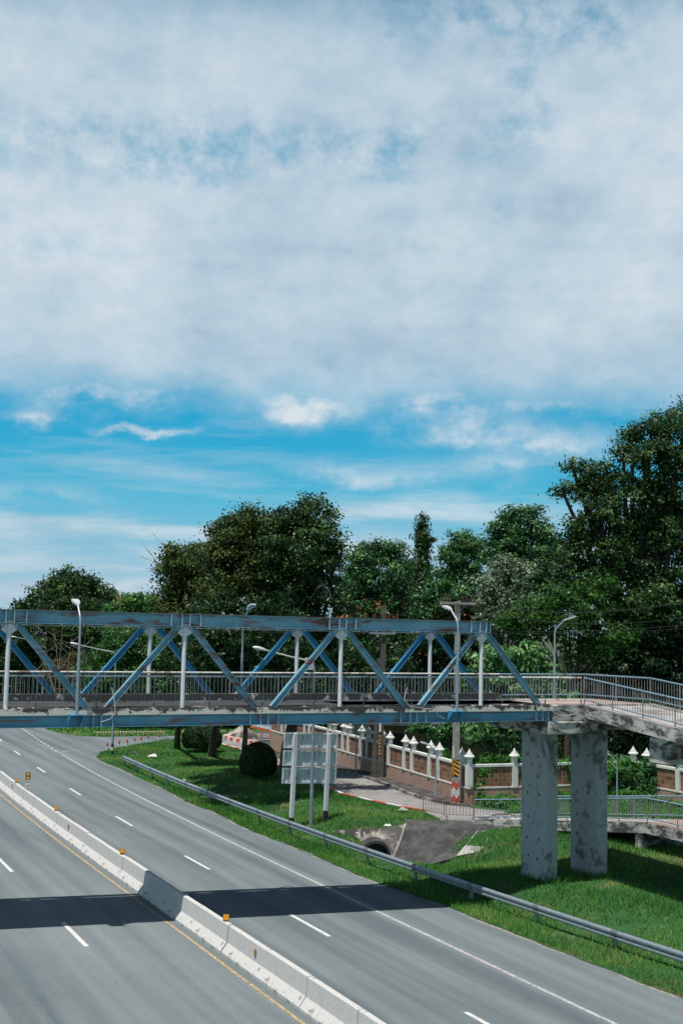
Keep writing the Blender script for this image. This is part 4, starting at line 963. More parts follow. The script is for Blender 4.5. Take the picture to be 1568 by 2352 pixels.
#PART5
# ------------------------------------------------------------------ vegetation
def unit(a): return a/np.maximum(np.linalg.norm(a, axis=1, keepdims=True), 1e-9)
def leaves(C, Nrm, size, asp, droop=0.):
    n = len(C); a = unit(RNG.normal(size=(n, 3)) + np.array([0, 0, -droop])); nn = unit(Nrm)
    t = unit(a - (a*nn).sum(1, keepdims=True)*nn); b = np.cross(nn, t)
    s = size*(.6+.8*RNG.random((n, 1))); w = s*asp
    V = np.stack([C - t*s*.5, C + b*w*.5 - t*s*.05, C + t*s*.5, C - b*w*.5 - t*s*.05], 1)
    return V.reshape(-1, 3)
def subdivide(blobs, seed, k=11):
    r_ = np.random.default_rng(seed+500); o = []
    for c, r in blobs:
        c = np.array(c, float); r = np.array(r, float)
        if r.mean() < 1.1: o.append((c, r)); continue
        o.append((c, r*.54))
        n = int(k*1.5*min(1.8, max(.8, r.mean()/2.2)))
        for i in range(5):
            d = unit(r_.normal(size=(1, 3))+np.array([[0, -.2, .35]]))[0]; o.append((c+d*r*r_.uniform(1.0, 1.2), r.mean()*r_.uniform(.10, .19)*np.array([1.3, 1.3, .8])))
        for i in range(n):
            z = 1-2*(i+.5)/n; a = i*2.39996+r_.uniform(0, .9); q = math.sqrt(1-z*z); d = np.array([q*math.cos(a), q*math.sin(a), z*.95+.05])
            if d[1] > .55: continue
            o.append((c+d*r*r_.uniform(.62, 1.0), r*r_.uniform(.20, .38)*np.array([1.15, 1.15, .72])))
    return o
def foliage(name, blobs, origin, leaf, asp, mat, parent, cover=2.2, clump=.5, seed=1, droop=.3, upb=.35, back=.45, inner=.35, rag=.16, tshift=0.):
    global RNG
    RNG = np.random.default_rng(seed); AV = []; TT = []
    cam = np.array([0, 0, CZ])
    for c, r in blobs:
        c = np.array(c, float); r = np.array(r, float); rm = r.mean()
        area = 4*math.pi*rm*rm; nl = cover*area/(leaf*leaf*asp*.5*1.1); pc = 26
        nc = max(3, int(nl/pc)); d = unit(RNG.normal(size=(nc, 3)))
        tc = unit((cam-c)[None, :]); keep = ((d*tc).sum(1) > -.15) | (RNG.random(nc) < back); d = d[keep]; nc = len(d)
        ph_ = RNG.random(6)*6.28
        lob = 1 + rag*(np.sin(d[:, 0]*5.1+ph_[0])*np.sin(d[:, 1]*4.3+ph_[1]) + .8*np.sin(d[:, 2]*7.3+ph_[2]+d[:, 0]*3)) + .5*rag*np.sin(d[:, 0]*13+ph_[3])*np.sin(d[:, 2]*12+ph_[4])
        rad = lob*(1 - np.abs(RNG.normal(size=nc))*.10); ins = RNG.random(nc) < inner; rad[ins] *= RNG.uniform(.35, .85, ins.sum())
        out_ = RNG.random(nc) < .05; rad[out_] *= RNG.uniform(1.03, 1.13, out_.sum())
        cc = c + d*r*rad[:, None]
        cr = clump*RNG.uniform(.55, 1.25, nc)
        cs = np.repeat(np.arange(nc), pc)
        off = RNG.normal(size=(nc*pc, 3))*np.array([1, 1, .55])*cr[cs][:, None]*.62
        P = cc[cs] + off
        nr = RNG.normal(size=P.shape)*.42 + d[cs]*.85 + unit(off)*.35 + np.array([0, 0, upb])
        V = leaves(P, nr, leaf, asp, droop)
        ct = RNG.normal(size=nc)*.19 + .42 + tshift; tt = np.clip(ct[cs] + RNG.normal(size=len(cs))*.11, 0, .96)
        tt[RNG.random(len(tt)) < .003] = 1.
        AV.append(V); TT.append(tt)
    V = np.concatenate(AV) - np.array(origin); return fastmesh(name, V, 4, mat, np.concatenate(TT), parent)
def pxblobs(L_, Y, dj=.35, seed=3):
    rr = random.Random(seed); o = []
    for x, y, rx, ry in L_:
        k = Y/2960.; rd = (rx+ry)/2*k; Yq = Y+rr.uniform(-dj, dj)*rd*1.5
        o.append((atY(x, y, Yq), (rx*k, rd*1.05, ry*k)))
    return o
def tree(label, base, blobs, leaf, mat, cat='tree', cover=2.2, asp=.55, clump=.5, seed=1, tr=.28, name='tree', group=None, limbs=True, trunk_pts=None, back_fill=True, sub=True, **kw):
    base = np.array(base, float); t = thing(name, label, cat, base, 0, group); rr = random.Random(seed)
    bl = list(blobs)
    if back_fill:                           # give the crown its far side
        for c, r in list(blobs)[::2]:
            bl.append((np.array(c)+np.array([rr.uniform(-.4, .4)*r[0], r[1]*1.25, -r[2]*.15]), np.array(r)*.85))
    foliage('crown', subdivide(bl, seed) if sub else bl, base, leaf*.92, asp, mat, t, cover*(.68 if sub else 1.), clump, seed, **kw)
    cen = np.mean([c for c, r in blobs], 0) - base; low = min(c[2]-r[2]*.4 for c, r in blobs)-base[2]
    tm = MB(); fork = np.array([cen[0]*.5, cen[1]*.5, max(low*.6, cen[2]*.35)])
    pts = trunk_pts or [np.array([0, 0, -.4]), np.array([0, 0, .15]), fork*np.array([.25, .25, .45])+np.array([rr.uniform(-.15, .15), 0, 0]), fork]
    tm.tube(pts, [tr*1.5, tr*1.1, tr*.9, tr*.7] if len(pts) == 4 else list(np.linspace(tr*1.4, tr*.7, len(pts))), 9); tm.build('trunk', 'bark', t, True)
    if limbs:
        lm = MB()
        for c, r in blobs:
            e_ = np.array(c)-base; md = (fork+e_)/2 + np.array([rr.uniform(-.5, .5), rr.uniform(-.3, .3), rr.uniform(.0, .8)])*min(1, np.linalg.norm(e_-fork)*.1)
            lm.tube([pts[-1], md, e_, e_+np.array([rr.uniform(-.5, .5)*r[0], 0, r[2]*.6])], [tr*.5, tr*.3, tr*.14, tr*.05], 6)
        lm.build('limb', 'bark', t, True)
    return t
def gbase(x, Y): q = atY(x, 1700, Y); return (q[0], q[1], float(hb(q[0], q[1])))
# island and verge trees (trunks stand on the grass island)
tree('tall tree with a dry twiggy left side, leftmost of the big trees on the island', G(406, 1721), pxblobs([(430, 1292, 52, 46), (394, 1270, 24, 26), (398, 1345, 34, 46), (392, 1400, 34, 30), (450, 1350, 62, 60), (425, 1420, 60, 60), (475, 1290, 40, 40), (470, 1450, 60, 55), (430, 1500, 50, 40)], 91), .25, 'leaf_olive', seed=11, clump=.62, rag=.24, tr=.26)
tree('tallest bushy tree of the island, centre of the picture left of the lamp head', G(487, 1739), pxblobs([(560, 1215, 52, 44), (520, 1240, 44, 40), (600, 1215, 44, 44), (490, 1290, 48, 46), (560, 1300, 84, 66), (620, 1290, 60, 60), (520, 1370, 70, 60), (590, 1390, 84, 70), (540, 1450, 80, 60), (620, 1470, 60, 60), (500, 1215, 18, 18), (575, 1178, 26, 18)], 83), .25, 'leaf_olive', seed=12, clump=.62, rag=.24, tr=.30)
tree('dark tree with a ragged top branch sticking out to the right over the sky', G(655, 1797), pxblobs([(690, 1200, 44, 40), (728, 1160, 30, 22), (757, 1180, 18, 9), (700, 1150, 20, 12), (650, 1215, 44, 40), (690, 1270, 74, 60), (745, 1262, 36, 60), (740, 1340, 46, 60), (680, 1350, 70, 66), (720, 1410, 70, 60), (640, 1420, 60, 60), (700, 1480, 80, 60), (760, 1470, 40, 50), (775, 1235, 12, 10)], 82), .23, 'leaf_deep', seed=13, clump=.55, rag=.24, tr=.42, cover=2.4)
tree('slender trunked dark tree between the two topiary bushes', G(561, 1725), pxblobs([(560, 1490, 70, 50), (500, 1530, 70, 44), (620, 1535, 70, 40), (575, 1585, 90, 30), (470, 1590, 60, 26), (510, 1420, 60, 50), (600, 1420, 60, 50), (800, 1530, 46, 50), (700, 1560, 80, 50)], 75.5) + pxblobs([(540, 1470, 90, 50), (470, 1530, 60, 50), (620, 1480, 70, 50), (560, 1540, 110, 50)], 71.5) + pxblobs([(520, 1470, 90, 50), (620, 1500, 70, 60), (560, 1560, 110, 50), (450, 1550, 60, 50)], 80), .25, 'leaf_deep', seed=14, tr=.22, tshift=-.2)  # crown layers added to shade the island; deep shade also put into leaf tint
tree('round dark green tree standing alone at the far left', gbase(150, 165), pxblobs([(160, 1336, 34, 30), (130, 1352, 36, 30), (198, 1350, 36, 30), (96, 1372, 34, 24), (232, 1376, 30, 30), (160, 1385, 74, 44), (66, 1396, 34, 18), (110, 1410, 60, 30), (200, 1420, 60, 40), (150, 1460, 110, 50), (120, 1520, 90, 50)], 165), .40, 'leaf_deep', seed=21, clump=.9, tr=.4)
tree('low pale green tree filling the gap right of the round left tree', gbase(320, 140), pxblobs([(300, 1392, 34, 22), (340, 1386, 36, 22), (272, 1405, 26, 20), (370, 1395, 30, 30), (320, 1430, 70, 40)], 140), .36, 'leaf_mid', seed=22, clump=.8)
tree('dense glossy tree behind the bridge rails, under the second street lamp arm', gbase(285, 128), pxblobs([(285, 1480, 58, 44), (330, 1500, 50, 60), (240, 1520, 44, 40), (215, 1560, 34, 44), (280, 1560, 80, 50), (350, 1560, 60, 60), (320, 1620, 80, 30)], 128), .30, 'leaf_mid', seed=23, clump=.66, tshift=-.08)  # leaf tint lowered a little, shade behind the rails put into the colour
bush = tree('brownish half dry bush behind the bridge rails at the left', gbase(160, 140), pxblobs([(165, 1530, 34, 30), (140, 1555, 34, 34), (190, 1560, 30, 30)], 140), .26, 'leaf_brown', cat='bush', name='bush', seed=24, limbs=False, tr=.1)
# bare tree
def bare(label, base, tips, tr, mat='dry_twig', seed=1, up=None):
    rr = random.Random(seed); base = np.array(base); t = thing('bare_tree', label, 'bare tree', base); m = MB()
    for tp in tips:
        e_ = np.array(tp)-base; md = e_*.5+np.array([rr.uniform(-.4, .4), 0, rr.uniform(-.2, .5)]); m.tube([(0, 0, 0), md*.5+np.array([0, 0, .2]), md, e_], [tr, tr*.7, tr*.45, tr*.12], 5)
        for j in range(7):
            f = rr.uniform(.35, .95); p = e_*f + (md-e_*.5)*(1-f); ln_ = np.linalg.norm(e_)*rr.uniform(.12, .3); q = p+np.array([rr.uniform(-1, 1), rr.uniform(-.4, .4), rr.uniform(.1, 1)])*ln_
            m.tube([p, (p+q)/2+np.array([0, 0, -.08*ln_]), q], [tr*.25, tr*.16, tr*.06], 4)
    m.build('branches', mat, t); return t
bare('leafless grey tree behind the bridge rails at the left', gbase(140, 136), [atY(x, y, 136) for x, y in ((100, 1455), (125, 1440), (145, 1436), (165, 1465), (195, 1470), (215, 1480), (95, 1500), (80, 1530))], .10, seed=4)
bare('dead pale branches reaching into the sky from the left side of the island trees', atY(400, 1330, 99), [atY(x, y, 99) for x, y in ((318, 1276), (350, 1222), (332, 1256), (345, 1290), (366, 1300))], .06, seed=5)
bare('pale broken branch hanging in front of the dark tree left of the old pole', atY(728, 1352, 79.5), [atY(x, y, 79.5) for x, y in ((762, 1378), (748, 1385), (752, 1340))], .05, seed=6)
# middle
tree('light green tree right of the big central trees, above the old pole', gbase(850, 118), pxblobs([(845, 1275, 34, 26), (822, 1300, 34, 34), (875, 1258, 26, 20), (890, 1290, 48, 40), (840, 1340, 54, 46), (910, 1262, 26, 22), (925, 1320, 48, 46), (860, 1400, 66, 46), (930, 1390, 50, 46), (800, 1370, 40, 50), (850, 1470, 80, 50), (930, 1470, 60, 50)], 118), .30, 'leaf_bluegreen', seed=31, clump=.62, cover=1.7)
tree('slim dark columnar tree rising to a point above the middle trees', gbase(968, 106), pxblobs([(970, 1190, 6, 12), (969, 1208, 10, 16), (969, 1232, 14, 20), (970, 1262, 17, 24), (968, 1300, 20, 30), (967, 1345, 24, 34), (965, 1395, 26, 34), (965, 1450, 26, 40), (985, 1240, 14, 8)], 106, .1), .24, 'leaf_deep', seed=32, clump=.38, limbs=False, back_fill=False, sub=False, droop=1.5, rag=.1, cover=3.4)
tree('dark green tree between the columnar tree and the power pole', gbase(1060, 104), pxblobs([(1062, 1240, 34, 26), (1092, 1255, 30, 26), (1035, 1275, 34, 30), (1085, 1300, 50, 46), (1020, 1330, 38, 34), (1060, 1360, 60, 46), (1000, 1390, 44, 44), (1090, 1410, 60, 50), (1020, 1450, 60, 50), (1100, 1470, 60, 50)], 104), .27, 'leaf_bluegreen', seed=33, clump=.55)
tree('tall green tree right of centre whose rounded top meets the giant tree', gbase(1190, 98), pxblobs([(1175, 1180, 26, 22), (1215, 1180, 30, 22), (1190, 1215, 56, 34), (1145, 1215, 26, 22), (1240, 1220, 34, 30), (1262, 1250, 26, 34), (1150, 1265, 46, 34), (1210, 1265, 60, 46), (1240, 1320, 60, 50), (1180, 1330, 60, 50), (1260, 1390, 60, 50)], 98), .26, 'leaf_bluegreen', seed=34, clump=.52)
tree('silvery pale leaved tree in front of the green trees, right of the pole', gbase(1155, 84), pxblobs([(1160, 1300, 34, 26), (1200, 1320, 36, 34), (1130, 1340, 34, 34), (1170, 1365, 50, 40), (1115, 1385, 26, 24), (1150, 1410, 44, 34), (1200, 1400, 40, 40), (1130, 1440, 40, 24)], 84), .25, 'leaf_silver', seed=35, clump=.48)
tree('giant dark tree towering at the right edge', gbase(1500, 84), pxblobs([(1540, 975, 50, 36), (1495, 985, 40, 30), (1450, 990, 34, 28), (1580, 940, 40, 36), (1430, 1030, 30, 28), (1480, 1050, 56, 44), (1550, 1050, 60, 50), (1390, 1070, 30, 22), (1350, 1080, 30, 26), (1312, 1068, 24, 20), (1290, 1128, 26, 14), (1330, 1115, 40, 28), (1400, 1120, 60, 44), (1470, 1130, 60, 50), (1540, 1150, 70, 60), (1370, 1180, 50, 44), (1330, 1220, 40, 40), (1430, 1210, 70, 50), (1500, 1230, 70, 56), (1580, 1230, 60, 60), (1320, 1280, 46, 44), (1380, 1270, 60, 50), (1450, 1300, 70, 60), (1540, 1320, 80, 66), (1340, 1350, 60, 50), (1480, 1400, 80, 66), (1570, 1420, 70, 80), (1650, 1150, 80, 130), (1680, 1380, 90, 130)], 84), .24, 'leaf_deep', seed=36, clump=.55, tr=.7, cover=1.9, rag=.2, back=.3, tshift=.03)
tree('bright green spreading tree low in front of the giant tree', gbase(1300, 78), pxblobs([(1180, 1420, 50, 26), (1240, 1395, 50, 28), (1300, 1370, 50, 30), (1350, 1350, 44, 26), (1390, 1340, 34, 22), (1290, 1420, 70, 36), (1360, 1410, 50, 40), (1230, 1450, 70, 34), (1410, 1460, 60, 26), (1340, 1480, 60, 40)], 78), .24, 'leaf_bright', seed=37, clump=.42, tr=.2, rag=.3, cover=1.5, tshift=-.12)
tree('dark undergrowth tree filling the shade below the giant tree', gbase(1450, 82), pxblobs([(1390, 1520, 70, 70), (1470, 1520, 80, 80), (1560, 1530, 70, 90), (1640, 1540, 80, 90), (1420, 1610, 90, 60), (1520, 1630, 90, 60), (1330, 1560, 50, 60), (1340, 1640, 60, 50), (1340, 1710, 60, 40), (1420, 1710, 60, 50), (1500, 1700, 60, 50), (1580, 1710, 60, 60)], 84), .27, 'leaf_deep', seed=38, clump=.6, cover=1.8, tshift=-.3)  # giant tree's shade put into the colour by a lower leaf tint
tree('big leaved blue green shrub behind the wall, right of the truss end', gbase(1190, 75), pxblobs([(1150, 1500, 40, 26), (1195, 1495, 40, 26), (1135, 1540, 50, 36), (1220, 1535, 50, 40), (1265, 1560, 38, 30), (1180, 1580, 70, 40), (1240, 1600, 60, 34), (1120, 1600, 50, 40)], 75), .36, 'leaf_bluegreen', cat='shrub', name='shrub', seed=39, clump=.42, tr=.12, tshift=.22, asp=.45, cover=2.0)
tree('dark large leaved shrub leaning over the wall corner under the bridge', gbase(1130, 75), pxblobs([(1120, 1680, 40, 30), (1165, 1700, 36, 30), (1085, 1690, 30, 26), (1190, 1670, 30, 40), (1150, 1660, 60, 30)], 74.5), .34, 'leaf_bluegreen', cat='shrub', name='shrub', seed=40, clump=.4, tr=.1, asp=.4, cover=1.6, tshift=.05)
tree('low shrub with pinkish dry twigs behind the receding wall', gbase(1010, 88), pxblobs([(1000, 1680, 26, 20), (1035, 1670, 30, 26), (970, 1672, 22, 16)], 88), .30, 'leaf_bluegreen', cat='shrub', name='shrub', seed=41, clump=.4, tr=.08)
# dense belt behind
for i, (x, y, w_, h_, Y, lb_) in enumerate([(-60, 1470, 120, 80, 170, 'dark tree of the background belt at the far left edge'), (60, 1560, 110, 80, 165, 'dark tree of the background belt behind the leftmost street lamp'), (400, 1560, 90, 90, 135, 'dark tree of the background belt behind the leftmost bridge posts'), (560, 1600, 110, 90, 130, 'dark tree of the background belt behind the middle of the bridge'),
        (720, 1590, 110, 90, 125, 'dark tree of the background belt behind the sign'), (860, 1560, 100, 90, 112, 'dark tree of the background belt behind the old utility pole'), (980, 1560, 90, 90, 108, 'dark tree of the background belt behind the receding wall'), (1090, 1560, 80, 90, 104, 'dark tree of the background belt behind the striped utility pole')]):
    tree(lb_, gbase(x, Y), pxblobs([(x-w_*.4, y, w_*.5, h_*.6), (x+w_*.4, y-10, w_*.5, h_*.6), (x, y-h_*.5, w_*.6, h_*.5), (x-w_*.3, y+h_*.6, w_*.6, h_*.5), (x+w_*.35, y+h_*.6, w_*.6, h_*.5)], Y), .36, 'leaf_deep', seed=50+i, clump=.7, cover=1.6, group=None, back_fill=False, tshift=-.2)  # belt leaves tinted darker, the shade under the trees painted in
for i, (x, Y, lb_) in enumerate([(1900, 95, 'tree just outside the right edge beside the giant tree'), (2150, 90, 'second tree outside the right edge beyond the ramps'), (2400, 96, 'third tree outside the right edge beyond the ramps'), (-220, 190, 'tree beyond the left edge on the far lawn'), (-420, 200, 'outermost tree beyond the left edge on the far lawn')]):
    tree(lb_, gbase(x, Y), pxblobs([(x-90, 1430, 100, 110), (x+90, 1410, 100, 110), (x, 1330, 110, 100), (x-40, 1540, 120, 90), (x+60, 1550, 110, 90)], Y), .5, 'leaf_deep', seed=80+i, clump=.8, cover=1.3, back_fill=False, tshift=-.1)
# topiary bushes
def topiary(label, base, rx, rz, seed):
    base = np.array(base); t = thing('topiary_bush', label, 'topiary bush', base)
    rng = np.random.default_rng(seed); n = 24000; d = unit(rng.normal(size=(n, 3)))
    P = d*np.array([rx, rx, rz*.56])*(1-np.abs(rng.normal(size=(n, 1)))*.06); P[:, 2] = P[:, 2] + rz*.44; low = d[:, 2] < -.45
    P[low, 2] = rz*.44 - rz*.25 + rng.normal(size=low.sum())*.05; P[low, :2] *= 1.0
    V = leaves(P, d+rng.normal(size=(n, 3))*.55, .11, .6); fastmesh('clipped_foliage', V, 4, 'leaf_deep', np.clip(rng.normal(size=n)*.15+.35, 0, .9), t)
    MB().lathe([(rx*.6, rz*.20), (rx*.78, rz*.42), (rx*.75, rz*.6), (rx*.6, rz*.75), (rx*.35, rz*.85), (0.05, rz*.9)], n=20).build('inner_twigs', 'bark', t, True)
    s = MB()
    for k in range(5): a = k*1.3; s.tube([(.15*math.cos(a), .15*math.sin(a), -.1), (.5*rx*math.cos(a), .5*rx*math.sin(a), rz*.5)], [.07, .04], 6)
    s.build('stem', 'bark', t)
q = G(463, 1728); topiary('clipped dome bush behind the leaning trunk, left of the two', q, 1.62, 2.45, 1)
q = G(592, 1790); topiary('clipped dark dome bush beside the three panel sign', q, 1.18, 2.3, 2)
# extra leaning trunks on the island
tm = MB().tube([(0, 0, -.2), (-.15, 0, 1.2), (-.55, 0, 3.2), (-.9, .3, 6)], [.17, .14, .11, .08], 8); lt = [t_ for t_ in bpy.data.objects if t_.get('label', '').startswith('tallest bushy')][0]; o = tm.build('second_trunk', 'bark', lt, True); o.location = (.3, 0, 0)
# weeds and vines
def weedpatch(name, label, cat, pts, leaf, mat, seed, origin, clump=.25, asp=.45, cover=1.8, **kw):
    t = foliage(name, pts, origin, leaf, asp, mat, None, cover, clump, seed, **kw); t.location = tuple(map(float, origin)); tag(t, label, cat); return t
def wl_(A, B, a, b, n, rng, yo=-.9, zc=.5, r=(.8, .8, .5)):
    o = []; d = (B-A)/np.linalg.norm(B-A); s_ = np.array([d[1], -d[0]])
    for i in range(n):
        t_ = rng.uniform(a, b); off = yo+rng.uniform(-.5, .5); p = A+d*t_+s_*(-off); z = float(hb(*p)); o.append((np.array([p[0], p[1], z+zc*rng.uniform(.5, 1.2)]), np.array(r)*rng.uniform(.6, 1.2)))
    return o
rr = random.Random(3)
o = weedpatch('weeds', 'bright green climbing weeds spread over the ground below the panelled wall', 'weeds', wl_(wallC, W1, .6, 16, 46, rr, -1.5, .30, (.9, .9, .38)) + wl_(wallC, W1, 1.5, 14, 34, rr, -4.0, .15, (.9, .9, .25)) + wl_(wallC, W1, 5, 16, 34, rr, -6.5, .1, (1., 1., .22)), .17, 'weed_leaf', 61, (wallC[0], wallC[1], .4), .22, upb=.9); o['kind'] = 'stuff'; 
weedpatch('vine', 'creeper climbing the wall right beside its white corner post', 'vine', [(np.array([wallC[0]+.55+rr.uniform(-.15, .15)+.2*(i > 5), wallC[1]-.35, .5+i*.22]), np.array([.22, .12, .2])) for i in range(9)], .15, 'weed_leaf', 62, (wallC[0]+.5, wallC[1]-.2, .4), .14)
c1 = atY(1455, 1790, 73.); vb_ = []
for x, y, r_ in [(1425, 1800, .6), (1440, 1770, .55), (1465, 1800, .7), (1490, 1780, .6), (1480, 1820, .8), (1440, 1830, .7), (1410, 1815, .5), (1495, 1755, .4), (1500, 1810, .5), (1420, 1775, .4)]: vb_.append((atY(x, y, 73.3), np.array([r_, .5, r_])))
weedpatch('vine', 'dark mass of creeper swallowing the bend of the wall on the right', 'vine', vb_, .18, 'leaf_bluegreen', 63, tuple(c1), .25)
o = weedpatch('tall_grass', 'tall reeds and grass overgrowing the garden behind the panelled wall', 'tall grass', [(np.array([*(wallC+np.array([1+i*.8, 2.+rr.uniform(0, 1.5)])), 2.1]), np.array([.7, .6, .75])) for i in range(14)] + [(np.array([wallC[0]+.5-i*.3, wallC[1]+2.+i*.9, 2.]), np.array([.6, .6, .7])) for i in range(6)], .42, 'weed_leaf', 64, (wallC[0]+3, wallC[1]+2.4, .4), .3, .16, upb=-.2, droop=-1.2); o['kind'] = 'stuff'
# ------------------------------------------------------------------ grass
def pnoise(P, s, seed):
    r = np.random.default_rng(seed); v = 0
    for k in range(5):
        a = r.uniform(0, 6.28); f = s*(1.6**k); v = v + np.sin((P[:, 0]*math.cos(a)+P[:, 1]*math.sin(a))*f + r.uniform(0, 6.28) + 1.3*np.sin((P[:, 1]*math.cos(a)-P[:, 0]*math.sin(a))*f*.7))/(1+k*.5)
    return v/2.2
def hbv(P): return hb(P[:, 0], P[:, 1])
def blades(name, P, h, w, mat, seed, zoff=.03, lean=.6, dry=.0):
    r = np.random.default_rng(seed); n = len(P); z = hbv(P)+zoff
    a = r.uniform(0, 6.283, n); s = np.c_[np.cos(a), np.sin(a), np.zeros(n)]; b = r.uniform(0, 6.283, n); ln = np.abs(r.normal(size=n))*lean+.15
    B = np.c_[P, z-.02]; T = B + np.c_[np.cos(b)*ln*h, np.sin(b)*ln*h, h*np.maximum(.25, 1-.35*ln)]
    V = np.stack([B - s*w[:, None]*.5, B + s*w[:, None]*.5, T], 1).reshape(-1, 3)
    pn = pnoise(P, .55, seed); t = np.clip(.45+.28*pn+r.normal(size=n)*.17, 0, .93); t[r.random(n) < np.clip(dry+.45*(pn-.45), 0, .75)] = 1.
    return fastmesh(name, V, 3, mat, t, None)
def scatter(poly, dens, seed, excl=()):
    A = np.array([p[:2] for p in poly]); lo = A.min(0); hi = A.max(0); r = np.random.default_rng(seed)
    n = int((hi[0]-lo[0])*(hi[1]-lo[1])*dens); P = r.uniform(lo, hi, (n, 2)); P = P[inpoly(P, A)]
    for e_ in excl: P = P[~inpoly(P, np.array([p[:2] for p in e_]))]
    return P
culv = [(co+TL)[:2]+(-.1, -.05), (co+TM)[:2]+(0,-.1), (co+TR)[:2]+(0, -.1), (co+T2b)[:2]+(0, -.1), (co+T2)[:2]+(.1, -.1), (co+T2)[:2]+(.2, 1.3), (co+TR)[:2]+(0, 1.3), (co+TM)[:2]+(0, .3)]
def grow(lab, poly, dens, hlo, hhi, wd, seed, view=True, excl=(culv,), **k):
    P = scatter(poly, dens, seed, excl)
    d = np.hypot(P[:, 0], P[:, 1])
    keep = (d > 30) & (np.abs(P[:, 0]) < P[:, 1]*.32+5)
    P = P[keep]; r = np.random.default_rng(seed+1)
    bald = pnoise(P, .42, seed+9)+.35*pnoise(P, 1.7, seed+3); P = P[(bald < .85) | (np.random.default_rng(seed+2).random(len(P)) < .12)]; r = np.random.default_rng(seed+1)
    pn = pnoise(P, .9, seed+5); h = r.uniform(hlo, hhi, len(P))*(1+.35*pn); w = np.full(len(P), wd)*r.uniform(.7, 1.3, len(P))*(np.hypot(P[:, 0], P[:, 1])/60)**.5
    o = blades('grass', P, h, w, 'grass_blade', seed, **k); tag(o, lab, 'grass'); o['kind'] = 'stuff'; return o
nearp = [p for p in edge if p[1] < 75] + [uvw(6.2, -12), uvw(26, -12), uvw(24, 9), G(1215, 1893)[:2], G(1100, 1895)[:2], G(1015, 1890)[:2], kerb[9], kerb[8], kerb[7], kerb[6]]
nearp = [p for p in nearp]
grow('green grass growing over the roadside bank around the culvert and pillars', nearp, 210, .10, .27, .035, 71, dry=.04)
farp = [p for p in edge if p[1] >= 74] + [p for p in edge if p[1] < 74][:1] + [kerb[6]] + kerb[5::-1] + isl_top
grow('mown green grass covering the island under the trees', farp, 90, .10, .20, .05, 72, dry=.03)
strip = [e + AC*.0 for e in edge if e[1] < 80] ; stripo = [e + AC*1.1 for e in strip][::-1]
grow('longer ragged grass fringe along the asphalt edge', strip+stripo, 130, .2, .42, .03, 73, lean=.75)
grow('grass on the far verge beyond the side road', fv + [fv[-1]+np.array([0, 12]), fv[0]+np.array([0, 12])], 12, .2, .4, .14, 74, excl=())
# taller tufts round pillars and under the guardrail
tp = []
r = np.random.default_rng(9)
for ss in (s1, s2):
    for _ in range(260):
        a = r.uniform(0, 1); q = [(ss+a*.6, 1.0), (ss-.06, 1.0+a*1.8)][r.integers(0, 2)]; p = bw(*q)[:2] + r.normal(size=2)*.18 - NV*.08; tp.append(p)
for v_ in np.arange(-14, 50, 4.): 
    for _ in range(60): tp.append(gpt(49.8-4*round((49.8-v_)/4))[:2] + AC*.1 + r.normal(size=2)*.3)
tp = np.array(tp); o = blades('grass', tp, r.uniform(.25, .5, len(tp)), np.full(len(tp), .03), 'grass_blade', 75, lean=.6); tag(o, 'taller grass tufts left around the pillar feet and guardrail posts', 'grass'); o['kind'] = 'stuff'
# ------------------------------------------------------------------ light, sky, camera
tn, te = .148, .273
to_sun = Vector((*(-(te*EV + tn*NV)), 1.)).normalized()
sun = bpy.data.lights.new('sun', 'SUN'); sun.energy = 5.0; sun.angle = R(.5); sun.color = (1, .955, .88)
so_ = bpy.data.objects.new('sun', sun); col.objects.link(so_); so_.rotation_euler = to_sun.to_track_quat('Z', 'Y').to_euler()
el = math.asin(to_sun.z); az = math.atan2(to_sun.x, to_sun.y)
W = bpy.data.worlds.new('World'); sc.world = W; W.use_nodes = True; nt = W.node_tree; nt.nodes.clear()
out = N(nt, 'ShaderNodeOutputWorld'); bg = N(nt, 'ShaderNodeBackground'); L(nt, bg.outputs[0], out.inputs[0]); STR = .10; bg.inputs['Strength'].default_value = STR
sky = N(nt, 'ShaderNodeTexSky'); sky.sky_type = 'NISHITA'; sky.sun_disc = False; sky.sun_elevation = el; sky.sun_rotation = az % (2*math.pi); sky.air_density = 1.; sky.dust_density = .3; sky.ozone_density = 3.
tc = N(nt, 'ShaderNodeTexCoord'); sx = N(nt, 'ShaderNodeSeparateXYZ'); L(nt, tc.outputs['Generated'], sx.inputs[0])
def M(op, a, b=None, c=None, clamp=False):
    n = N(nt, 'ShaderNodeMath', operation=op, use_clamp=clamp)
    for i, v in enumerate((a, b, c)):
        if v is None: continue
        if hasattr(v, 'is_linked'): L(nt, v, n.inputs[i])
        else: n.inputs[i].default_value = v
    return n.outputs[0]
X, Y, Z = sx.outputs
Zc = M('MAXIMUM', Z, .012)
azm = M('ARCTAN2', X, Y)
def vec(a, b, c=0.):
    n = N(nt, 'ShaderNodeCombineXYZ')
    for i, v in enumerate((a, b, c)):
        if hasattr(v, 'is_linked'): L(nt, v, n.inputs[i])
        else: n.inputs[i].default_value = v
    return n.outputs[0]
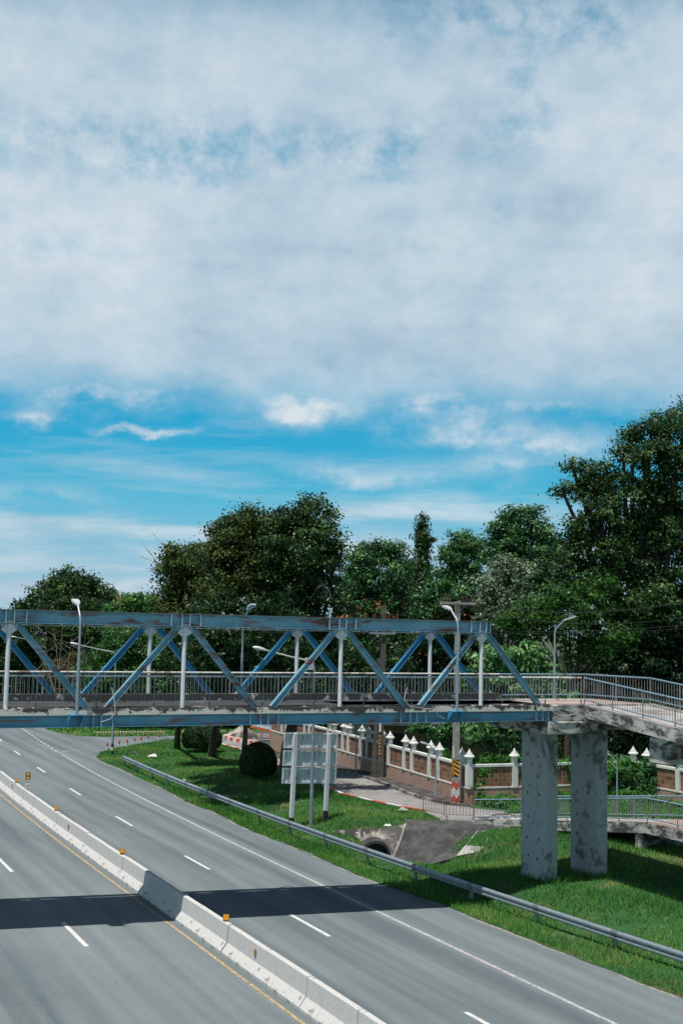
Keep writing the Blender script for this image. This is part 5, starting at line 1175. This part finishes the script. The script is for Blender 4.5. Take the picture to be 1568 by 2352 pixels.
# cloud layers as seen by direction: azimuth and sine of elevation
def vn(sx_, sz_, seed, scale=1., det=7, rough=.58, dist=0.): return noise(nt, vec(M('MULTIPLY', azm, sx_), M('MULTIPLY', Z, sz_), seed), scale, det, rough, dist)
nA = vn(5., 9., .3, 1., 8, .55); nB = vn(16., 26., 4.1, 1., 8, .60); nC = vn(44., 56., 7.7, 1., 6, .62); nS = vn(5.5, 46., 2.2, 1., 9, .60, .25); nW = vn(11., 20., 9.4, 1., 6, .55)
wa = M('MULTIPLY_ADD', M('SUBTRACT', nW, .5), .10, azm); wz_ = M('MULTIPLY_ADD', M('SUBTRACT', nB, .5), .05, Z)
def blob(x, y, rx, ry, k=1.):
    d = ray(x, y); d = d/np.linalg.norm(d); a0_ = math.atan2(d[0], d[1])
    p = M('DIVIDE', M('SUBTRACT', wa, a0_), rx/2960.); q = M('DIVIDE', M('SUBTRACT', wz_, float(d[2])), ry/2960.)
    return M('MULTIPLY', M('POWER', 2.718, M('MULTIPLY', M('ADD', M('MULTIPLY', p, p), M('MULTIPLY', q, q)), -1.)), k)
def total(L_):
    o = L_[0]
    for q in L_[1:]: o = M('ADD', o, q)
    return M('MINIMUM', o, 1.)
edge_ = M('MULTIPLY_ADD', M('SUBTRACT', nB, .5), .045, M('MULTIPLY_ADD', M('SUBTRACT', nA, .5), .05, M('MULTIPLY_ADD', M('SUBTRACT', nC, .5), .014, Z)))
cov0 = ramp(nt, M('MULTIPLY', edge_, 1/.6), [(0, .0), (.160/.6, .0), (.178/.6, .42), (.198/.6, .86), (.23/.6, 1.), (.43/.6, .95), (.475/.6, .25), (.52/.6, .0)])
holes = total([blob(150, 330, 260, 85, .8), blob(560, 340, 280, 70, 1.), blob(930, 330, 200, 60, .9), blob(1180, 270, 90, 120, .9), blob(1080, 60, 260, 90, .8), blob(1350, 60, 120, 60, .9), blob(1180, 490, 60, 26, 1.), blob(120, 560, 240, 60, .5), blob(980, 570, 130, 22, .6), blob(1500, 330, 140, 120, .4)])
mot = M('MULTIPLY', M('MAXIMUM', holes, .22), M('MULTIPLY_ADD', nC, 2.3, M('MULTIPLY_ADD', nB, 1.8, -1.72), True))
mot = M('MINIMUM', mot, 1.)
cov1 = M('SUBTRACT', cov0, M('MULTIPLY', M('MAXIMUM', mot, 0.), .85), None, True)
puffs = total([blob(690, 925, 130, 42, 1.3), blob(210, 905, 150, 34, 1.1), blob(430, 900, 120, 18, .7), blob(1010, 920, 130, 34, 1.), blob(1250, 930, 140, 26, .8), blob(340, 988, 90, 9, 1.), blob(60, 950, 90, 20, .8), blob(1080, 985, 170, 34, .8), blob(860, 1090, 260, 26, .7), blob(1000, 1167, 60, 9, .9), blob(1150, 1060, 120, 24, .6), blob(1330, 1010, 150, 30, .8), blob(90, 1130, 160, 22, .45)])
pf = M('MULTIPLY', puffs, M('MULTIPLY_ADD', nB, 2.0, M('MULTIPLY_ADD', nC, 1.3, -1.02), True))
strk = M('MULTIPLY', M('MULTIPLY_ADD', nS, 4.0, -1.8, True), ramp(nt, M('MULTIPLY', Z, 1/.6), [(0, 1.), (.07/.6, .85), (.11/.6, .55), (.17/.6, .22), (.2/.6, 0.), (1, 0.)]))
low = M('MULTIPLY', total([blob(150, 1370, 170, 24, 1.), blob(300, 1345, 80, 22, 1.), blob(20, 1380, 80, 26, 1.), blob(830, 1260, 160, 40, .9), blob(450, 1260, 220, 26, .7)]), M('MULTIPLY_ADD', nB, 3., -.6, True))
cov = M('MAXIMUM', cov1, M('MAXIMUM', M('MINIMUM', pf, .95), M('MAXIMUM', strk, low)))
cov = M('MINIMUM', cov, 1.)
blue = ramp(nt, M('MULTIPLY', Z, 1/.9), [(0., (.36, .53, .65)), (.045/.9, (.27, .52, .66)), (.10/.9, (.08, .46, .66)), (.155/.9, (.0, .36, .62)), (.25/.9, (.02, .36, .58)), (.44/.9, (.10, .32, .50)), (.52/.9, (.02, .07, .17)), (.9/.9, (.006, .022, .07))])  # unseen sky higher up darkened to cut fill light and deepen shadows
bs = N(nt, 'ShaderNodeVectorMath', operation='SCALE'); L(nt, blue, bs.inputs[0]); bs.inputs['Scale'].default_value = 1/STR
base = mix(nt, .95, sky.outputs[0], bs.outputs[0])
br_ = M('MULTIPLY_ADD', nA, 1.2, M('MULTIPLY_ADD', nS, .28, M('MULTIPLY_ADD', nB, .95, M('MULTIPLY_ADD', pf, .25, -.74))), True)
cc = ramp(nt, br_, [(.12, (.35, .485, .605)), (.45, (.515, .625, .71)), (.8, (.685, .75, .80))])
cs = N(nt, 'ShaderNodeVectorMath', operation='SCALE'); L(nt, cc, cs.inputs[0]); cs.inputs['Scale'].default_value = 1/STR
L(nt, mix(nt, cov, base, cs.outputs[0]), bg.inputs['Color'])
cam = bpy.data.cameras.new('camera'); co_ = bpy.data.objects.new('camera', cam); col.objects.link(co_)
cam.sensor_fit = 'VERTICAL'; cam.sensor_height = 36; cam.lens = 36*F/2352; cam.clip_end = 12000; cam.clip_start = .5
co_.matrix_world = Matrix.Translation((0, 0, CZ)) @ Matrix.Rotation(math.pi/2+TH, 4, 'X') @ Matrix.Rotation(RH, 4, 'Z')
sc.camera = co_
sc.render.engine = 'CYCLES'
sc.view_settings.view_transform = 'Standard'; sc.view_settings.look = 'None'; sc.view_settings.exposure = .04; sc.view_settings.gamma = 1
sc.render.resolution_x = 682; sc.render.resolution_y = 1024
